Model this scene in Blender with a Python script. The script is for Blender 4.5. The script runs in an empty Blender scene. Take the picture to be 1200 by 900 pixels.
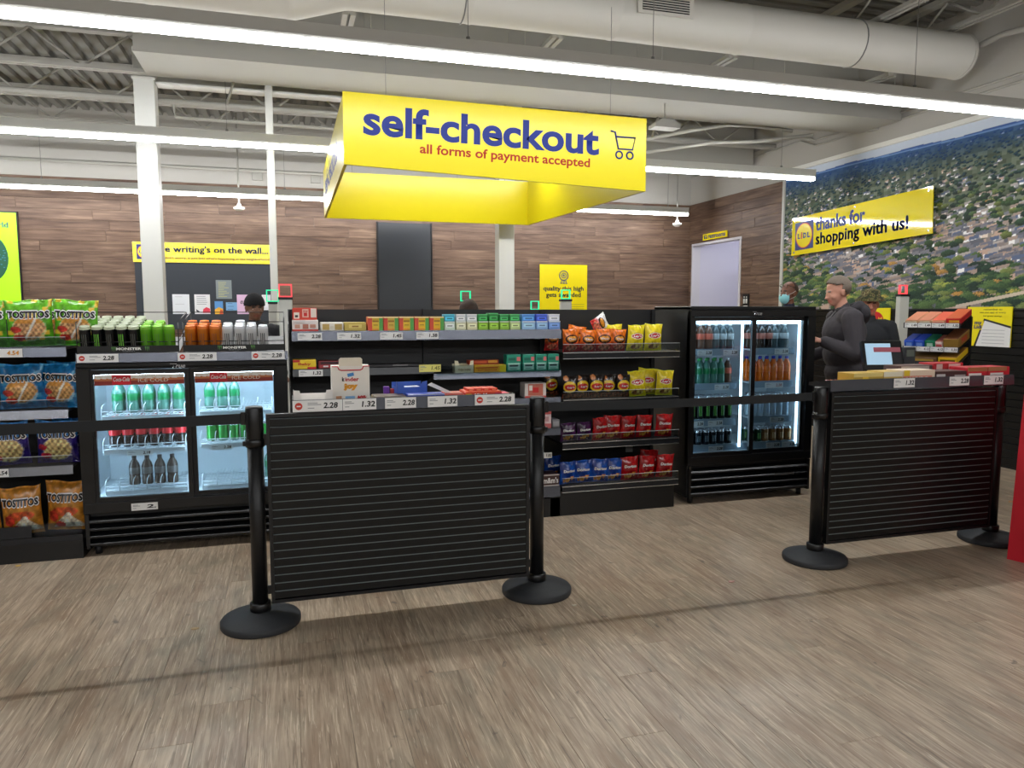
import bpy, bmesh, math, random
import numpy as np
from mathutils import Vector, Matrix
random.seed(7)
PI = math.pi
R = math.radians
SC = bpy.context.scene
COL = SC.collection

# ------------------------------------------------------------------ camera
cam = bpy.data.cameras.new('camera')
cam.sensor_width = 36.0
cam.lens = 26.1
cam.clip_end = 200
cam_ob = bpy.data.objects.new('camera', cam)
COL.objects.link(cam_ob)
cam_ob.location = (0, 0, 1.5)
cam_ob.rotation_euler = (R(90 - 5.58), 0, R(-16.7))
SC.camera = cam_ob

# ------------------------------------------------------------------ world, exposure
w = bpy.data.worlds.new('world')
w.use_nodes = True
w.node_tree.nodes['Background'].inputs[0].default_value = (0.75, 0.8, 0.9, 1)
w.node_tree.nodes['Background'].inputs[1].default_value = 0.25
SC.world = w
SC.view_settings.view_transform = 'Standard'
SC.view_settings.look = 'None'
SC.view_settings.gamma = 1
SC.view_settings.use_curve_mapping = False
SC.view_settings.exposure = 0.18
LAMP = 43.0          # strength of the fluorescent-style linear lamps

# ------------------------------------------------------------------ helpers: materials
def L(c):
    r = []
    for v in c:
        v = v / 255.0
        r.append(v / 12.92 if v <= 0.04045 else ((v + 0.055) / 1.055) ** 2.4)
    return tuple(r)

_m = {}
def mat(name, c, rough=0.5, metal=0.0, emit=0.0, bump=0.0, bscale=40.0, coat=0.0, spec=0.5, var=0.0):
    if name in _m:
        return _m[name]
    m = bpy.data.materials.new(name)
    m.use_nodes = True
    nt = m.node_tree
    b = nt.nodes['Principled BSDF']
    lc = (*L(c), 1)
    b.inputs['Base Color'].default_value = lc
    b.inputs['Roughness'].default_value = rough
    b.inputs['Metallic'].default_value = metal
    b.inputs['Specular IOR Level'].default_value = spec
    b.inputs['Coat Weight'].default_value = coat
    if emit:
        b.inputs['Emission Color'].default_value = lc
        b.inputs['Emission Strength'].default_value = emit
    if bump or var:
        tc = nt.nodes.new('ShaderNodeTexCoord')
        n = nt.nodes.new('ShaderNodeTexNoise')
        n.inputs['Scale'].default_value = bscale
        n.inputs['Detail'].default_value = 3
        nt.links.new(tc.outputs['Object'], n.inputs['Vector'])
        if bump:
            bp = nt.nodes.new('ShaderNodeBump')
            bp.inputs['Strength'].default_value = bump
            bp.inputs['Distance'].default_value = 0.01
            nt.links.new(n.outputs['Fac'], bp.inputs['Height'])
            nt.links.new(bp.outputs['Normal'], b.inputs['Normal'])
        if var:
            mx = nt.nodes.new('ShaderNodeMix')
            mx.data_type = 'RGBA'
            mx.inputs[6].default_value = tuple(x * (1 - var) for x in lc[:3]) + (1,)
            mx.inputs[7].default_value = tuple(min(1, x * (1 + var)) for x in lc[:3]) + (1,)
            nt.links.new(n.outputs['Fac'], mx.inputs[0])
            nt.links.new(mx.outputs[2], b.inputs['Base Color'])
    _m[name] = m
    return m

def C(r, g, b, rough=0.45):
    return mat('paint_%d_%d_%d_%d' % (r, g, b, rough * 100), (r, g, b), rough)

def glass_mat(name, tint=(235, 245, 250), gl=0.10, rough=0.02):
    m = bpy.data.materials.new(name)
    m.use_nodes = True
    nt = m.node_tree
    nt.nodes.clear()
    o = nt.nodes.new('ShaderNodeOutputMaterial')
    t = nt.nodes.new('ShaderNodeBsdfTransparent')
    t.inputs[0].default_value = (*L(tint), 1)
    g = nt.nodes.new('ShaderNodeBsdfGlossy')
    g.inputs['Roughness'].default_value = rough
    f = nt.nodes.new('ShaderNodeFresnel')
    f.inputs[0].default_value = 1.45
    mx = nt.nodes.new('ShaderNodeMixShader')
    nt.links.new(f.outputs[0], mx.inputs[0])
    nt.links.new(t.outputs[0], mx.inputs[1])
    nt.links.new(g.outputs[0], mx.inputs[2])
    nt.links.new(mx.outputs[0], o.inputs[0])
    return m

def wood_mat(name, cols, axis, stretch, rough, grain=0.45, spec=0.4, knots=False):
    """laminate plank: per-board tone from the object's random value, long grain along axis"""
    m = bpy.data.materials.new(name)
    m.use_nodes = True
    nt = m.node_tree
    N = nt.nodes.new
    LK = nt.links.new
    b = nt.nodes['Principled BSDF']
    tc = N('ShaderNodeTexCoord')
    oi = N('ShaderNodeObjectInfo')
    mul = N('ShaderNodeMath'); mul.operation = 'MULTIPLY'; mul.inputs[1].default_value = 173.0
    LK(oi.outputs['Random'], mul.inputs[0])
    add = N('ShaderNodeVectorMath'); add.operation = 'ADD'
    LK(tc.outputs['Object'], add.inputs[0]); LK(mul.outputs[0], add.inputs[1])
    mp = N('ShaderNodeMapping')
    sc = [stretch] * 3
    sc[axis] = stretch * 0.06
    mp.inputs['Scale'].default_value = sc
    LK(add.outputs[0], mp.inputs[0])
    n1 = N('ShaderNodeTexNoise'); n1.inputs['Scale'].default_value = 1.0; n1.inputs['Detail'].default_value = 6; n1.inputs['Distortion'].default_value = 0.8
    LK(mp.outputs[0], n1.inputs['Vector'])
    mp2 = N('ShaderNodeMapping')
    sc2 = [3.0] * 3
    sc2[axis] = 1.1
    mp2.inputs['Scale'].default_value = sc2
    LK(add.outputs[0], mp2.inputs[0])
    n2 = N('ShaderNodeTexNoise'); n2.inputs['Scale'].default_value = 1.6; n2.inputs['Detail'].default_value = 4
    LK(mp2.outputs[0], n2.inputs['Vector'])
    s1 = N('ShaderNodeMath'); s1.operation = 'MULTIPLY_ADD'; s1.inputs[1].default_value = grain * 2.0
    LK(n1.outputs['Fac'], s1.inputs[0])
    s2 = N('ShaderNodeMath'); s2.operation = 'MULTIPLY_ADD'; s2.inputs[1].default_value = 0.6; s2.inputs[2].default_value = -0.3 - grain
    LK(n2.outputs['Fac'], s2.inputs[0])
    LK(s2.outputs[0], s1.inputs[2])
    s3 = N('ShaderNodeMath'); s3.operation = 'MULTIPLY_ADD'; s3.inputs[1].default_value = 0.16; s3.inputs[2].default_value = 0.42
    LK(oi.outputs['Random'], s3.inputs[0])
    s4 = N('ShaderNodeMath'); s4.operation = 'ADD'
    LK(s1.outputs[0], s4.inputs[0]); LK(s3.outputs[0], s4.inputs[1])
    cr = N('ShaderNodeValToRGB')
    e = cr.color_ramp.elements
    e[0].position = 0.0; e[0].color = (*L(cols[0]), 1)
    e[1].position = 1.0; e[1].color = (*L(cols[-1]), 1)
    for i, c in enumerate(cols[1:-1]):
        k = e.new((i + 1) / (len(cols) - 1)); k.color = (*L(c), 1)
    LK(s4.outputs[0], cr.inputs[0])
    col = cr.outputs[0]
    if knots:
        def layer(scale, ax_f, det, lo, hi, c, fac, warp=0.0, rough_=0.5):
            m_ = N('ShaderNodeMapping'); q_ = [scale]*3; q_[axis] = scale*ax_f; m_.inputs['Scale'].default_value = q_
            LK(add.outputs[0], m_.inputs[0])
            n_ = N('ShaderNodeTexNoise'); n_.inputs['Scale'].default_value = 1.0; n_.inputs['Detail'].default_value = det; n_.inputs['Distortion'].default_value = warp
            LK(m_.outputs[0], n_.inputs['Vector'])
            r_ = N('ShaderNodeMapRange'); r_.inputs[1].default_value = lo; r_.inputs[2].default_value = hi; r_.inputs[4].default_value = fac
            LK(n_.outputs['Fac'], r_.inputs[0])
            x_ = N('ShaderNodeMix'); x_.data_type = 'RGBA'; x_.inputs[7].default_value = (*L(c), 1)
            return r_, x_
        for args in ((7.0, 0.35, 4, 0.50, 0.72, (132, 124, 106), 0.6, 1.0), (9.0, 0.3, 3, 0.52, 0.70, (146, 118, 94), 0.5, 0.5), (120.0, 0.035, 3, 0.60, 0.66, (222, 206, 180), 0.6, 1.2), (150.0, 0.03, 2, 0.62, 0.68, (84, 68, 54), 0.5, 1.0), (11.0, 0.55, 3, 0.68, 0.76, (84, 78, 72), 0.7, 1.5)):
            r_, x_ = layer(*args)
            LK(r_.outputs[0], x_.inputs[0]); LK(col, x_.inputs[6]); col = x_.outputs[2]
    LK(col, b.inputs['Base Color'])
    bp = N('ShaderNodeBump'); bp.inputs['Strength'].default_value = 0.25; bp.inputs['Distance'].default_value = 0.004
    LK(n1.outputs['Fac'], bp.inputs['Height']); LK(bp.outputs['Normal'], b.inputs['Normal'])
    b.inputs['Roughness'].default_value = rough
    b.inputs['Specular IOR Level'].default_value = spec
    return m

def attr_mat(name, rough=0.35, spec=0.5):
    m = bpy.data.materials.new(name)
    m.use_nodes = True
    nt = m.node_tree
    a = nt.nodes.new('ShaderNodeAttribute')
    a.attribute_name = 'print'
    b = nt.nodes['Principled BSDF']
    nt.links.new(a.outputs['Color'], b.inputs['Base Color'])
    b.inputs['Roughness'].default_value = rough
    b.inputs['Specular IOR Level'].default_value = spec
    return m

BLACK = mat('black_powder_coat', (13, 14, 16), 0.42, bump=0.05, bscale=300)
BLACK2 = mat('black_gloss_metal', (11, 12, 14), 0.3)
DARK = mat('dark_interior', (14, 15, 17), 0.6)
RUBBER = mat('dark_grey_rubber', (44, 46, 49), 0.6, bump=0.1, bscale=120)
SLAT = mat('slat_black', (6, 7, 7), 0.36, spec=0.4)
WHITE = mat('white_paint', (232, 232, 226), 0.5)
CEILW = mat('ceiling_white_paint', (166, 164, 156), 0.6)
DUCTW = mat('duct_white_paint', (198, 195, 186), 0.5, bump=0.03, bscale=8)
STEELW = mat('steel_white_paint', (202, 202, 196), 0.45)
WALLW = mat('wall_white_paint', (178, 175, 168), 0.7)
RAIL = mat('shelf_rail_grey', (96, 99, 108), 0.25, metal=0.7)
TAGW = mat('tag_white', (240, 240, 238), 0.4)
INK = mat('ink_black', (18, 18, 20), 0.5)
GREYINK = mat('ink_grey', (150, 152, 156), 0.5)
REDINK = mat('ink_red', (205, 60, 45), 0.5)
YEL = mat('sign_yellow', (236, 216, 14), 0.18, spec=0.6)
BLUE = mat('sign_blue', (24, 58, 150), 0.35)
NAVY = mat('sign_navy', (10, 40, 110), 0.35)
RED = mat('sign_red', (205, 40, 30), 0.4)
LAMPM = mat('lamp_diffuser', (250, 252, 255), 0.5, emit=LAMP)
GLASS = glass_mat('door_glass')
ACRYL = glass_mat('clear_acrylic', (225, 232, 235))
PRINT = attr_mat('printed_film', 0.2, 0.7)
MURALM = attr_mat('mural_print', 0.55, 0.2)
SILV = mat('aluminium', (205, 208, 212), 0.25, metal=0.9)

# ------------------------------------------------------------------ helpers: meshes
class B:
    def __init__(s):
        s.bm = bmesh.new()
    def _set(s, fs, m):
        for f in fs:
            f.material_index = m
    def box(s, x0, x1, y0, y1, z0, z1, m=0):
        v = [s.bm.verts.new(p) for p in ((x0,y0,z0),(x1,y0,z0),(x1,y1,z0),(x0,y1,z0),(x0,y0,z1),(x1,y0,z1),(x1,y1,z1),(x0,y1,z1))]
        for q in ((0,3,2,1),(4,5,6,7),(0,1,5,4),(1,2,6,5),(2,3,7,6),(3,0,4,7)):
            f = s.bm.faces.new([v[i] for i in q]); f.material_index = m
        return s
    def rbox(s, x0, x1, y0, y1, z0, z1, r=0.005, m=0, seg=2):
        t = bmesh.new()
        v = [t.verts.new(p) for p in ((x0,y0,z0),(x1,y0,z0),(x1,y1,z0),(x0,y1,z0),(x0,y0,z1),(x1,y0,z1),(x1,y1,z1),(x0,y1,z1))]
        for q in ((0,3,2,1),(4,5,6,7),(0,1,5,4),(1,2,6,5),(2,3,7,6),(3,0,4,7)):
            t.faces.new([v[i] for i in q])
        bmesh.ops.bevel(t, geom=t.edges[:], offset=r, segments=seg, affect='EDGES', profile=0.5)
        s.merge(t, m)
        return s
    def merge(s, t, m=None, mx=None):
        mp = {}
        for v in t.verts:
            mp[v] = s.bm.verts.new(mx @ v.co if mx else v.co)
        for f in t.faces:
            try:
                g = s.bm.faces.new([mp[v] for v in f.verts])
            except ValueError:
                continue
            g.material_index = f.material_index if m is None else m
            g.smooth = f.smooth
        t.free()
    def prism(s, pts, y0, y1, m=0, axis='y'):
        """polygon in XZ (axis y), extruded y0..y1; axis x: polygon is (y,z); axis z: (x,y)"""
        def P(p, t):
            return {'y': (p[0], t, p[1]), 'x': (t, p[0], p[1]), 'z': (p[0], p[1], t)}[axis]
        a = [s.bm.verts.new(P(p, y0)) for p in pts]
        b = [s.bm.verts.new(P(p, y1)) for p in pts]
        n = len(pts)
        fs = [s.bm.faces.new(a), s.bm.faces.new(b[::-1])]
        for i in range(n):
            fs.append(s.bm.faces.new([a[i], b[i], b[(i+1) % n], a[(i+1) % n]]))
        s._set(fs, m)
        bmesh.ops.recalc_face_normals(s.bm, faces=fs)
        return s
    def lathe(s, prof, seg=16, mf=None, o=(0,0,0), m=0, smooth=True):
        rings = []
        for r, z in prof:
            if r < 1e-5:
                rings.append([s.bm.verts.new((o[0], o[1], o[2]+z))])
            else:
                rings.append([s.bm.verts.new((o[0]+r*math.cos(2*PI*k/seg), o[1]+r*math.sin(2*PI*k/seg), o[2]+z)) for k in range(seg)])
        for i in range(len(rings)-1):
            a, b = rings[i], rings[i+1]
            mm = mf[i] if mf else m
            for k in range(seg):
                k2 = (k+1) % seg
                if len(a) == 1 and len(b) == 1: continue
                if len(a) == 1: q = [a[0], b[k2], b[k]]
                elif len(b) == 1: q = [a[k], a[k2], b[0]]
                else: q = [a[k], a[k2], b[k2], b[k]]
                f = s.bm.faces.new(q); f.material_index = mm; f.smooth = smooth
        for rr, rev in ((rings[0], True), (rings[-1], False)):
            if len(rr) > 1:
                f = s.bm.faces.new(rr[::-1] if rev else rr); f.material_index = (mf[0] if rev else mf[-1]) if mf else m
        return s
    def tube(s, pts, r, seg=8, m=0, smooth=True):
        pts = [Vector(p) for p in pts]
        n = len(pts)
        rs = r if isinstance(r, (list, tuple)) else [r]*n
        rings = []
        up0 = None
        for i in range(n):
            d = (pts[min(i+1, n-1)] - pts[max(i-1, 0)]).normalized()
            if up0 is None:
                up0 = Vector((0, 0, 1)) if abs(d.z) < 0.9 else Vector((0, 1, 0))
            a = d.cross(up0)
            if a.length < 1e-4: a = d.cross(Vector((1, 0.1, 0)))
            a.normalize(); b = a.cross(d).normalized(); up0 = b
            rings.append([s.bm.verts.new(pts[i] + (a*math.cos(2*PI*k/seg) + b*math.sin(2*PI*k/seg))*rs[i]) for k in range(seg)])
        fs = []
        for i in range(n-1):
            for k in range(seg):
                f = s.bm.faces.new([rings[i][k], rings[i][(k+1) % seg], rings[i+1][(k+1) % seg], rings[i+1][k]])
                f.smooth = smooth; fs.append(f)
        fs.append(s.bm.faces.new(rings[0][::-1])); fs.append(s.bm.faces.new(rings[-1]))
        s._set(fs, m)
        bmesh.ops.recalc_face_normals(s.bm, faces=fs)
        return s
    def mesh(s, name, mats):
        me = bpy.data.meshes.new(name)
        s.bm.to_mesh(me); s.bm.free()
        for mm in (mats if isinstance(mats, (list, tuple)) else [mats]):
            me.materials.append(mm)
        return me
    def obj(s, name, mats, parent=None, loc=(0,0,0), rot=(0,0,0)):
        return add(name, s.mesh(name, mats), parent, loc, rot)

def add(name, me, parent=None, loc=(0,0,0), rot=(0,0,0)):
    o = bpy.data.objects.new(name, me)
    COL.objects.link(o)
    o.location = loc; o.rotation_euler = rot
    if parent: o.parent = parent
    return o

def tag(o, label, cat, group=None):
    nw = len(label.split())
    assert 4 <= nw <= 16, (nw, label)
    o['label'] = label; o['category'] = cat
    if group: o['group'] = group
    return o

def thing(name, label, cat, loc=(0,0,0), rotz=0, group=None):
    return tag(add(name, None, None, loc, (0, 0, rotz)), label, cat, group)

def struct(o):
    o['kind'] = 'structure'
    return o

def dup(root, loc, rotz=None, label=None, group=None):
    r = root.copy(); COL.objects.link(r); r.location = loc
    if rotz is not None: r.rotation_euler = (0, 0, rotz)
    if label: tag(r, label, r['category'], group or r.get('group'))
    for ch in list(root.children):
        c = ch.copy(); COL.objects.link(c); c.parent = r
        for g in ch.children:
            d = g.copy(); COL.objects.link(d); d.parent = c
    return r

ORD = ['first', 'second', 'third', 'fourth', 'fifth', 'sixth', 'seventh', 'eighth', 'ninth', 'tenth', 'eleventh', 'twelfth']

# text as flat meshes standing in XZ and facing -Y
_t = {}
def text_mesh(s, bold=0.0, shear=0.0, ext=0.0, align='CENTER', sp=1.0, res=2):
    k = (s, bold, shear, ext, align, sp, res)
    if k in _t: return _t[k]
    cu = bpy.data.curves.new('t', 'FONT')
    cu.body = s; cu.size = 1.0; cu.offset = bold; cu.shear = shear; cu.extrude = ext
    cu.resolution_u = res; cu.align_x = align; cu.space_line = sp
    if 'g' in s and bold > 0.014: cu.offset = 0.010
    o = bpy.data.objects.new('t', cu)
    COL.objects.link(o)
    dg = bpy.context.evaluated_depsgraph_get()
    me = bpy.data.meshes.new_from_object(o.evaluated_get(dg))
    bpy.data.objects.remove(o); bpy.data.curves.remove(cu)
    if 'g' in s and bold > 0.014:
        d_ = (bold-0.010)*0.9; tb = bmesh.new(); q_ = bmesh.new(); q_.from_mesh(me)
        for dx, dy in ((-d_, 0), (d_, 0), (0, d_*0.6), (0, -d_*0.6)):
            mp = {v: tb.verts.new(v.co + Vector((dx, dy, 0))) for v in q_.verts}
            for f in q_.faces: tb.faces.new([mp[v] for v in f.verts])
        tb.to_mesh(me); tb.free(); q_.free()
    n = len(me.vertices)
    co = np.empty(n*3, 'f'); me.vertices.foreach_get('co', co); co = co.reshape(-1, 3)
    if n:
        lo, hi = co.min(0), co.max(0)
    else:
        lo = hi = np.zeros(3)
    res_ = (me, co, lo, hi)
    _t[k] = res_
    return res_

_tc = {}
def txt(s, m, parent, loc, w=None, h=None, bold=0.012, shear=0.0, rot=0.0, name='lettering', warp=None, ext=0.0, sp=1.0, align='CENTER', key=None):
    me0, co, lo, hi = text_mesh(s, bold, shear, 0.0, align, sp, 5 if (h or 0) > 0.08 and 'g' not in s else 2)
    bw, bh = hi[0]-lo[0], hi[1]-lo[1]
    sx = w / bw if w else h / bh
    sy = h / bh if h else sx
    ck = (s, bold, shear, round(sx, 5), round(sy, 5), m.name, align, sp, key)
    if key is None and warp is not None: ck = None
    if ck and ck in _tc:
        me = _tc[ck]
    else:
        me = me0.copy(); me.materials.clear(); me.materials.append(m)
        x = (co[:, 0] - (lo[0]+hi[0])/2) * sx
        z = (co[:, 1] - (lo[1]+hi[1])/2) * sy
        y = -co[:, 2]
        if warp: y = warp(x, z)
        me.vertices.foreach_set('co', np.stack([x, y, z], 1).astype('f').ravel())
        me.update()
        if ck: _tc[ck] = me
    return add(name, me, parent, loc, (0, rot, 0) if not isinstance(rot, tuple) else rot)

def price_tag(parent, x, y, z, w, h, s, col=TAGW, red=False, ink=INK, tilt=0.0):
    b = B()
    b.box(-w/2, w/2, 0, 0.002, -h/2, h/2, 0)
    if red:
        b.prism([(-w*0.38 + h*0.32*math.cos(a*PI/6), h*0.32*math.sin(a*PI/6)) for a in range(12)], -0.0008, 0.0002, 2)
        b.box(-w*0.38-h*.17, -w*0.38+h*.17, -0.0012, -0.0006, -h*0.05, h*0.05, 0)
        x0 = -w*0.2
    else:
        x0 = -w*0.44
    for i, k in enumerate((0.22, 0.08, -0.22)):
        b.box(x0, x0 + w*(0.2, 0.27, 0.13)[i], -0.0008, 0.0002, h*k, h*k + h*0.06, 1)
    o = b.obj('price_tag', [col, GREYINK, REDINK], parent, (x, y, z))
    txt(s, ink, o, (w*0.26, -0.0012, h*0.02), w=min(w*0.4, h*1.25), h=h*0.52, bold=0.03, shear=0.12)
    return o

# ================================================================== lamps (each gives its own light)
def linear_light(x0, x1, y, z, label, cables):
    t = thing('linear_light', label, 'light', ((x0+x1)/2, y, z), 0, 'suspended linear lights')
    h = (x1-x0)/2
    b = B(); b.prism([(-0.028, 0.034), (0.028, 0.034), (0.034, 0.055), (0.034, 0.125), (-0.034, 0.125), (-0.034, 0.055)], -h, h, 0, 'x')
    b.obj('housing', STEELW, t)
    b = B(); b.prism([(-0.028, 0.0), (0.028, 0.0), (0.032, 0.034), (-0.032, 0.034)], -h+0.01, h-0.01, 0, 'x')
    b.obj('diffuser', LAMPM, t)
    b = B()
    b.box(-0.006, 0.006, -0.036, 0.036, -0.002, 0.127); ec = b.mesh('end_cap', STEELW)
    for e in (-1, 1): add('end_cap', ec, t, (e*h, 0, 0))
    for cx in cables:
        b = B(); b.tube([(cx-(x0+x1)/2, 0, 0.12), (cx-(x0+x1)/2, 0, 4.15-z)], 0.0025, 5); b.tube([(cx-(x0+x1)/2, 0, 0.12), (cx-(x0+x1)/2, 0, 0.15)], 0.012, 8)
        b.obj('cable', mat('cable_grey', (120, 120, 118), 0.5), t)
linear_light(-6.0, 6.3, 4.60, 3.02, 'nearest long suspended light running over the barriers below the duct', (-1.0, 1.1, 2.35, 4.5))
linear_light(-6.5, 6.0, 7.58, 3.04, 'middle suspended light running behind the yellow overhead checkout sign', (-3.0, -0.5, 3.0, 5.55))
linear_light(-6.5, 6.15, 10.75, 3.02, 'farthest suspended light running close to the wood panelled wall', (-2.9, 0.0, 2.4, 5.8))
linear_light(-6.0, 6.3, -1.6, 3.02, 'unseen suspended light added just behind the photographer position', (-4.0, 4.0))  # out-of-view row added behind the camera to light the floor
linear_light(-6.0, 6.3, -4.9, 3.02, 'second unseen suspended light added far behind the photographer position', (-4.0, 4.0))  # further unseen row, likewise added for floor lighting

# ================================================================== shell
WX, BY = 6.6, 11.44
FLOORM = wood_mat('floor_laminate', [(116, 98, 80), (160, 140, 118), (186, 167, 143), (214, 198, 174)], 1, 70, 0.38, grain=0.7, spec=0.45, knots=True)
WALLWOOD = wood_mat('wall_walnut_laminate', [(58, 44, 37), (92, 71, 59), (124, 100, 83), (162, 136, 114)], 0, 34, 0.5, grain=0.62, spec=0.3)
# floor: a recessed bed for the separate planks, level slabs around it
px0, px1, py0, py1 = -2.34, 5.76, 1.32, 5.4
b = B()
b.box(-9, WX+0.1, -8, BY+0.1, -0.15, -0.0075)
b.box(-9, px0, -8, BY, -0.0075, 0.0); b.box(px1, WX+0.1, -8, BY, -0.0075, 0.0)
b.box(px0, px1, -8, py0, -0.0075, 0.0); b.box(px0, px1, py1, BY, -0.0075, 0.0)
floor = struct(b.obj('floor', FLOORM))
PW, PL = 0.18, 1.36
def plank_mesh(l, wd, th, g, up):
    b = B()
    if up == 'z':
        b.rbox(-wd/2+g, wd/2-g, -l/2+g, l/2-g, -th, 0, 0.0009, 0, 1)
    else:
        b.rbox(-l/2+g, l/2-g, -th, 0, -wd/2+g, wd/2-g, 0.002, 0, 1)
    return b.mesh('plank', FLOORM if up == 'z' else WALLWOOD)
fp = {}
ncol = int(round((px1-px0)/PW))
for i in range(ncol):
    x = px0 + (i+0.5)*PW
    y = py0
    first = [1.36, 0.5, 0.95, 0.25, 0.7][(i*3) % 5]
    ln = first
    while y < py1 - 0.01:
        ln = min(ln, py1-y)
        if py1-y-ln < 0.1: ln = py1-y
        k = round(ln, 2)
        if k not in fp: fp[k] = plank_mesh(ln, PW, 0.0074, 0.0005, 'z')
        add('plank', fp[k], floor, (x, y+ln/2, 0))
        y += ln; ln = PL

# ceiling: corrugated deck, ribs along X over the front bay, along Y behind
DECK = mat('ceiling_deck_paint', (128, 127, 122), 0.7)
b = B()
zz = 4.18
def deck(n0, n1, along, a0, a1):
    pts = []
    t = n0; p = 0.15
    while t < n1:
        pts += [(t, zz), (t+0.075, zz), (t+0.09, zz+0.045), (t+0.135, zz+0.045)]
        t += p
    pts.append((min(t, n1), zz))
    vs = []
    for a in (a0, a1):
        vs.append([b.bm.verts.new((a, q[0], q[1]) if along == 'x' else (q[0], a, q[1])) for q in pts])
    for i in range(len(pts)-1):
        b.bm.faces.new([vs[0][i], vs[0][i+1], vs[1][i+1], vs[1][i]])
deck(-9, WX, 'y', 6.9, BY); b.box(-9, WX, 7.0, BY, zz+0.06, zz+0.1)
zz = 4.5
deck(-8, 7.0, 'x', -9, WX); b.box(-9, WX, -8, 7.04, zz+0.06, zz+0.1)
ceiling = struct(b.obj('ceiling', DECK))

# walls
TOPZ = 4.62
b = B(); b.box(-9, WX+0.1, BY, BY+0.12, 0, TOPZ)
wback = struct(b.obj('wall_back', WALLW))
WPH = 0.14
wp = {}
def wplank(l):
    k = round(l, 2)
    if k not in wp: wp[k] = plank_mesh(k, WPH, 0.016, 0.0008, 'y')
    return wp[k]
zrow0, nrow = 1.33, 14
rr = random.Random(3)
b = B(); b.box(-9, WX, BY-0.014, BY, 0, zrow0)
o = b.obj('lower_panelling', WALLWOOD, wback)
for r in range(nrow):
    x = WX - 0.002
    first = True
    while x > -5.2:
        l = rr.choice((0.5, 0.9, 1.3)) if first else rr.choice((0.9, 1.25, 1.6, 2.0))
        first = False
        add('plank', wplank(l), wback, (x-l/2, BY + rr.choice((0, 0.003, 0.006)), zrow0 + (r+0.5)*WPH))
        x -= l
ZW = zrow0 + nrow*WPH   # 3.29 top of the wood
# right wall: opening at the restroom corridor
DY0, DY1, DZ = 9.93, 11.3, 2.60
b = B()
b.box(WX, WX+0.12, -8, DY0, 0, TOPZ); b.box(WX, WX+0.12, DY1, BY+0.12, 0, TOPZ); b.box(WX, WX+0.12, DY0, DY1, DZ, TOPZ)
wright = struct(b.obj('wall_right', WALLW))
b = B(); b.box(WX-0.014, WX, 8.93, DY0-0.04, 0, zrow0)
b.obj('lower_panelling', WALLWOOD, wright)
def rplank(y0, y1, z):
    l = y1-y0
    if l < 0.03: return
    add('plank', wplank(round(l, 2)), wright, (WX + rr.choice((0, 0.003, 0.006)), (y0+y1)/2, z), (0, 0, -PI/2))
for r in range(nrow):
    z = zrow0 + (r+0.5)*WPH
    if z + 0.02 > DZ:
        c = 9.0 + rr.uniform(0.5, 2.0)
        rplank(8.93, c, z); rplank(c, BY-0.02, z)
    else:
        if rr.random() < 0.4:
            c = 8.93 + rr.uniform(0.25, 0.75); rplank(8.93, c, z); rplank(c, DY0-0.04, z)
        else: rplank(8.93, DY0-0.04, z)
        rplank(DY1+0.03, BY-0.02, z)
b = B(); b.box(WX-0.022, WX+0.125, DY0-0.04, DY0+0.005, 0, DZ+0.03); b.box(WX-0.022, WX+0.125, DY1-0.006, DY1+0.03, 0, DZ+0.03); b.box(WX-0.022, WX+0.125, DY0, DY1, DZ-0.006, DZ+0.03)
struct(b.obj('trim_1', mat('door_trim_lilac', (214, 212, 216), 0.4)))
b = B()   # corridor behind the opening
CORR = mat('corridor_paint', (214, 212, 224), 0.6)
b.box(WX+0.126, 9.0, DY1+0.002, DY1+0.16, 0, 2.9); b.box(WX+0.12, 9.0, DY0-0.5, DY0-0.44, 0, 2.9); b.box(8.0, 8.1, DY0-0.5, DY1+0.16, 0, 2.9)
b.box(WX+0.12, 9.0, DY0-0.5, DY1+0.16, 2.9, 2.95); b.box(WX+0.12, 8.0, DY0-0.5, DY1+0.16, -0.05, 0)
struct(b.obj('wall_corridor', CORR))
b = B(); b.lathe([(0.0, 0.0), (0.16, 0.0), (0.15, 0.05), (0, 0.06)], 20)
tag(b.obj('ceiling_light', mat('corridor_lamp', (240, 244, 255), 0.5, emit=16), None, (7.35, 10.55, 2.84)), 'round ceiling light inside the white restroom corridor', 'light')
b = B(); b.box(WX-0.03, WX, 8.885, 8.93, 0, 3.36)
struct(b.obj('trim_2', STEELW))
b = B(); b.box(WX-0.05, WX, -2, 8.88, 3.375, 3.425)
struct(b.obj('trim_3', WHITE))
b = B(); b.box(-9.1, -9, -8, BY+0.12, 0, TOPZ); struct(b.obj('wall_left', WALLW))
b = B(); b.box(-9, WX+0.1, -8.1, -8, 0, TOPZ); struct(b.obj('wall_front', WALLW))

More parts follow.
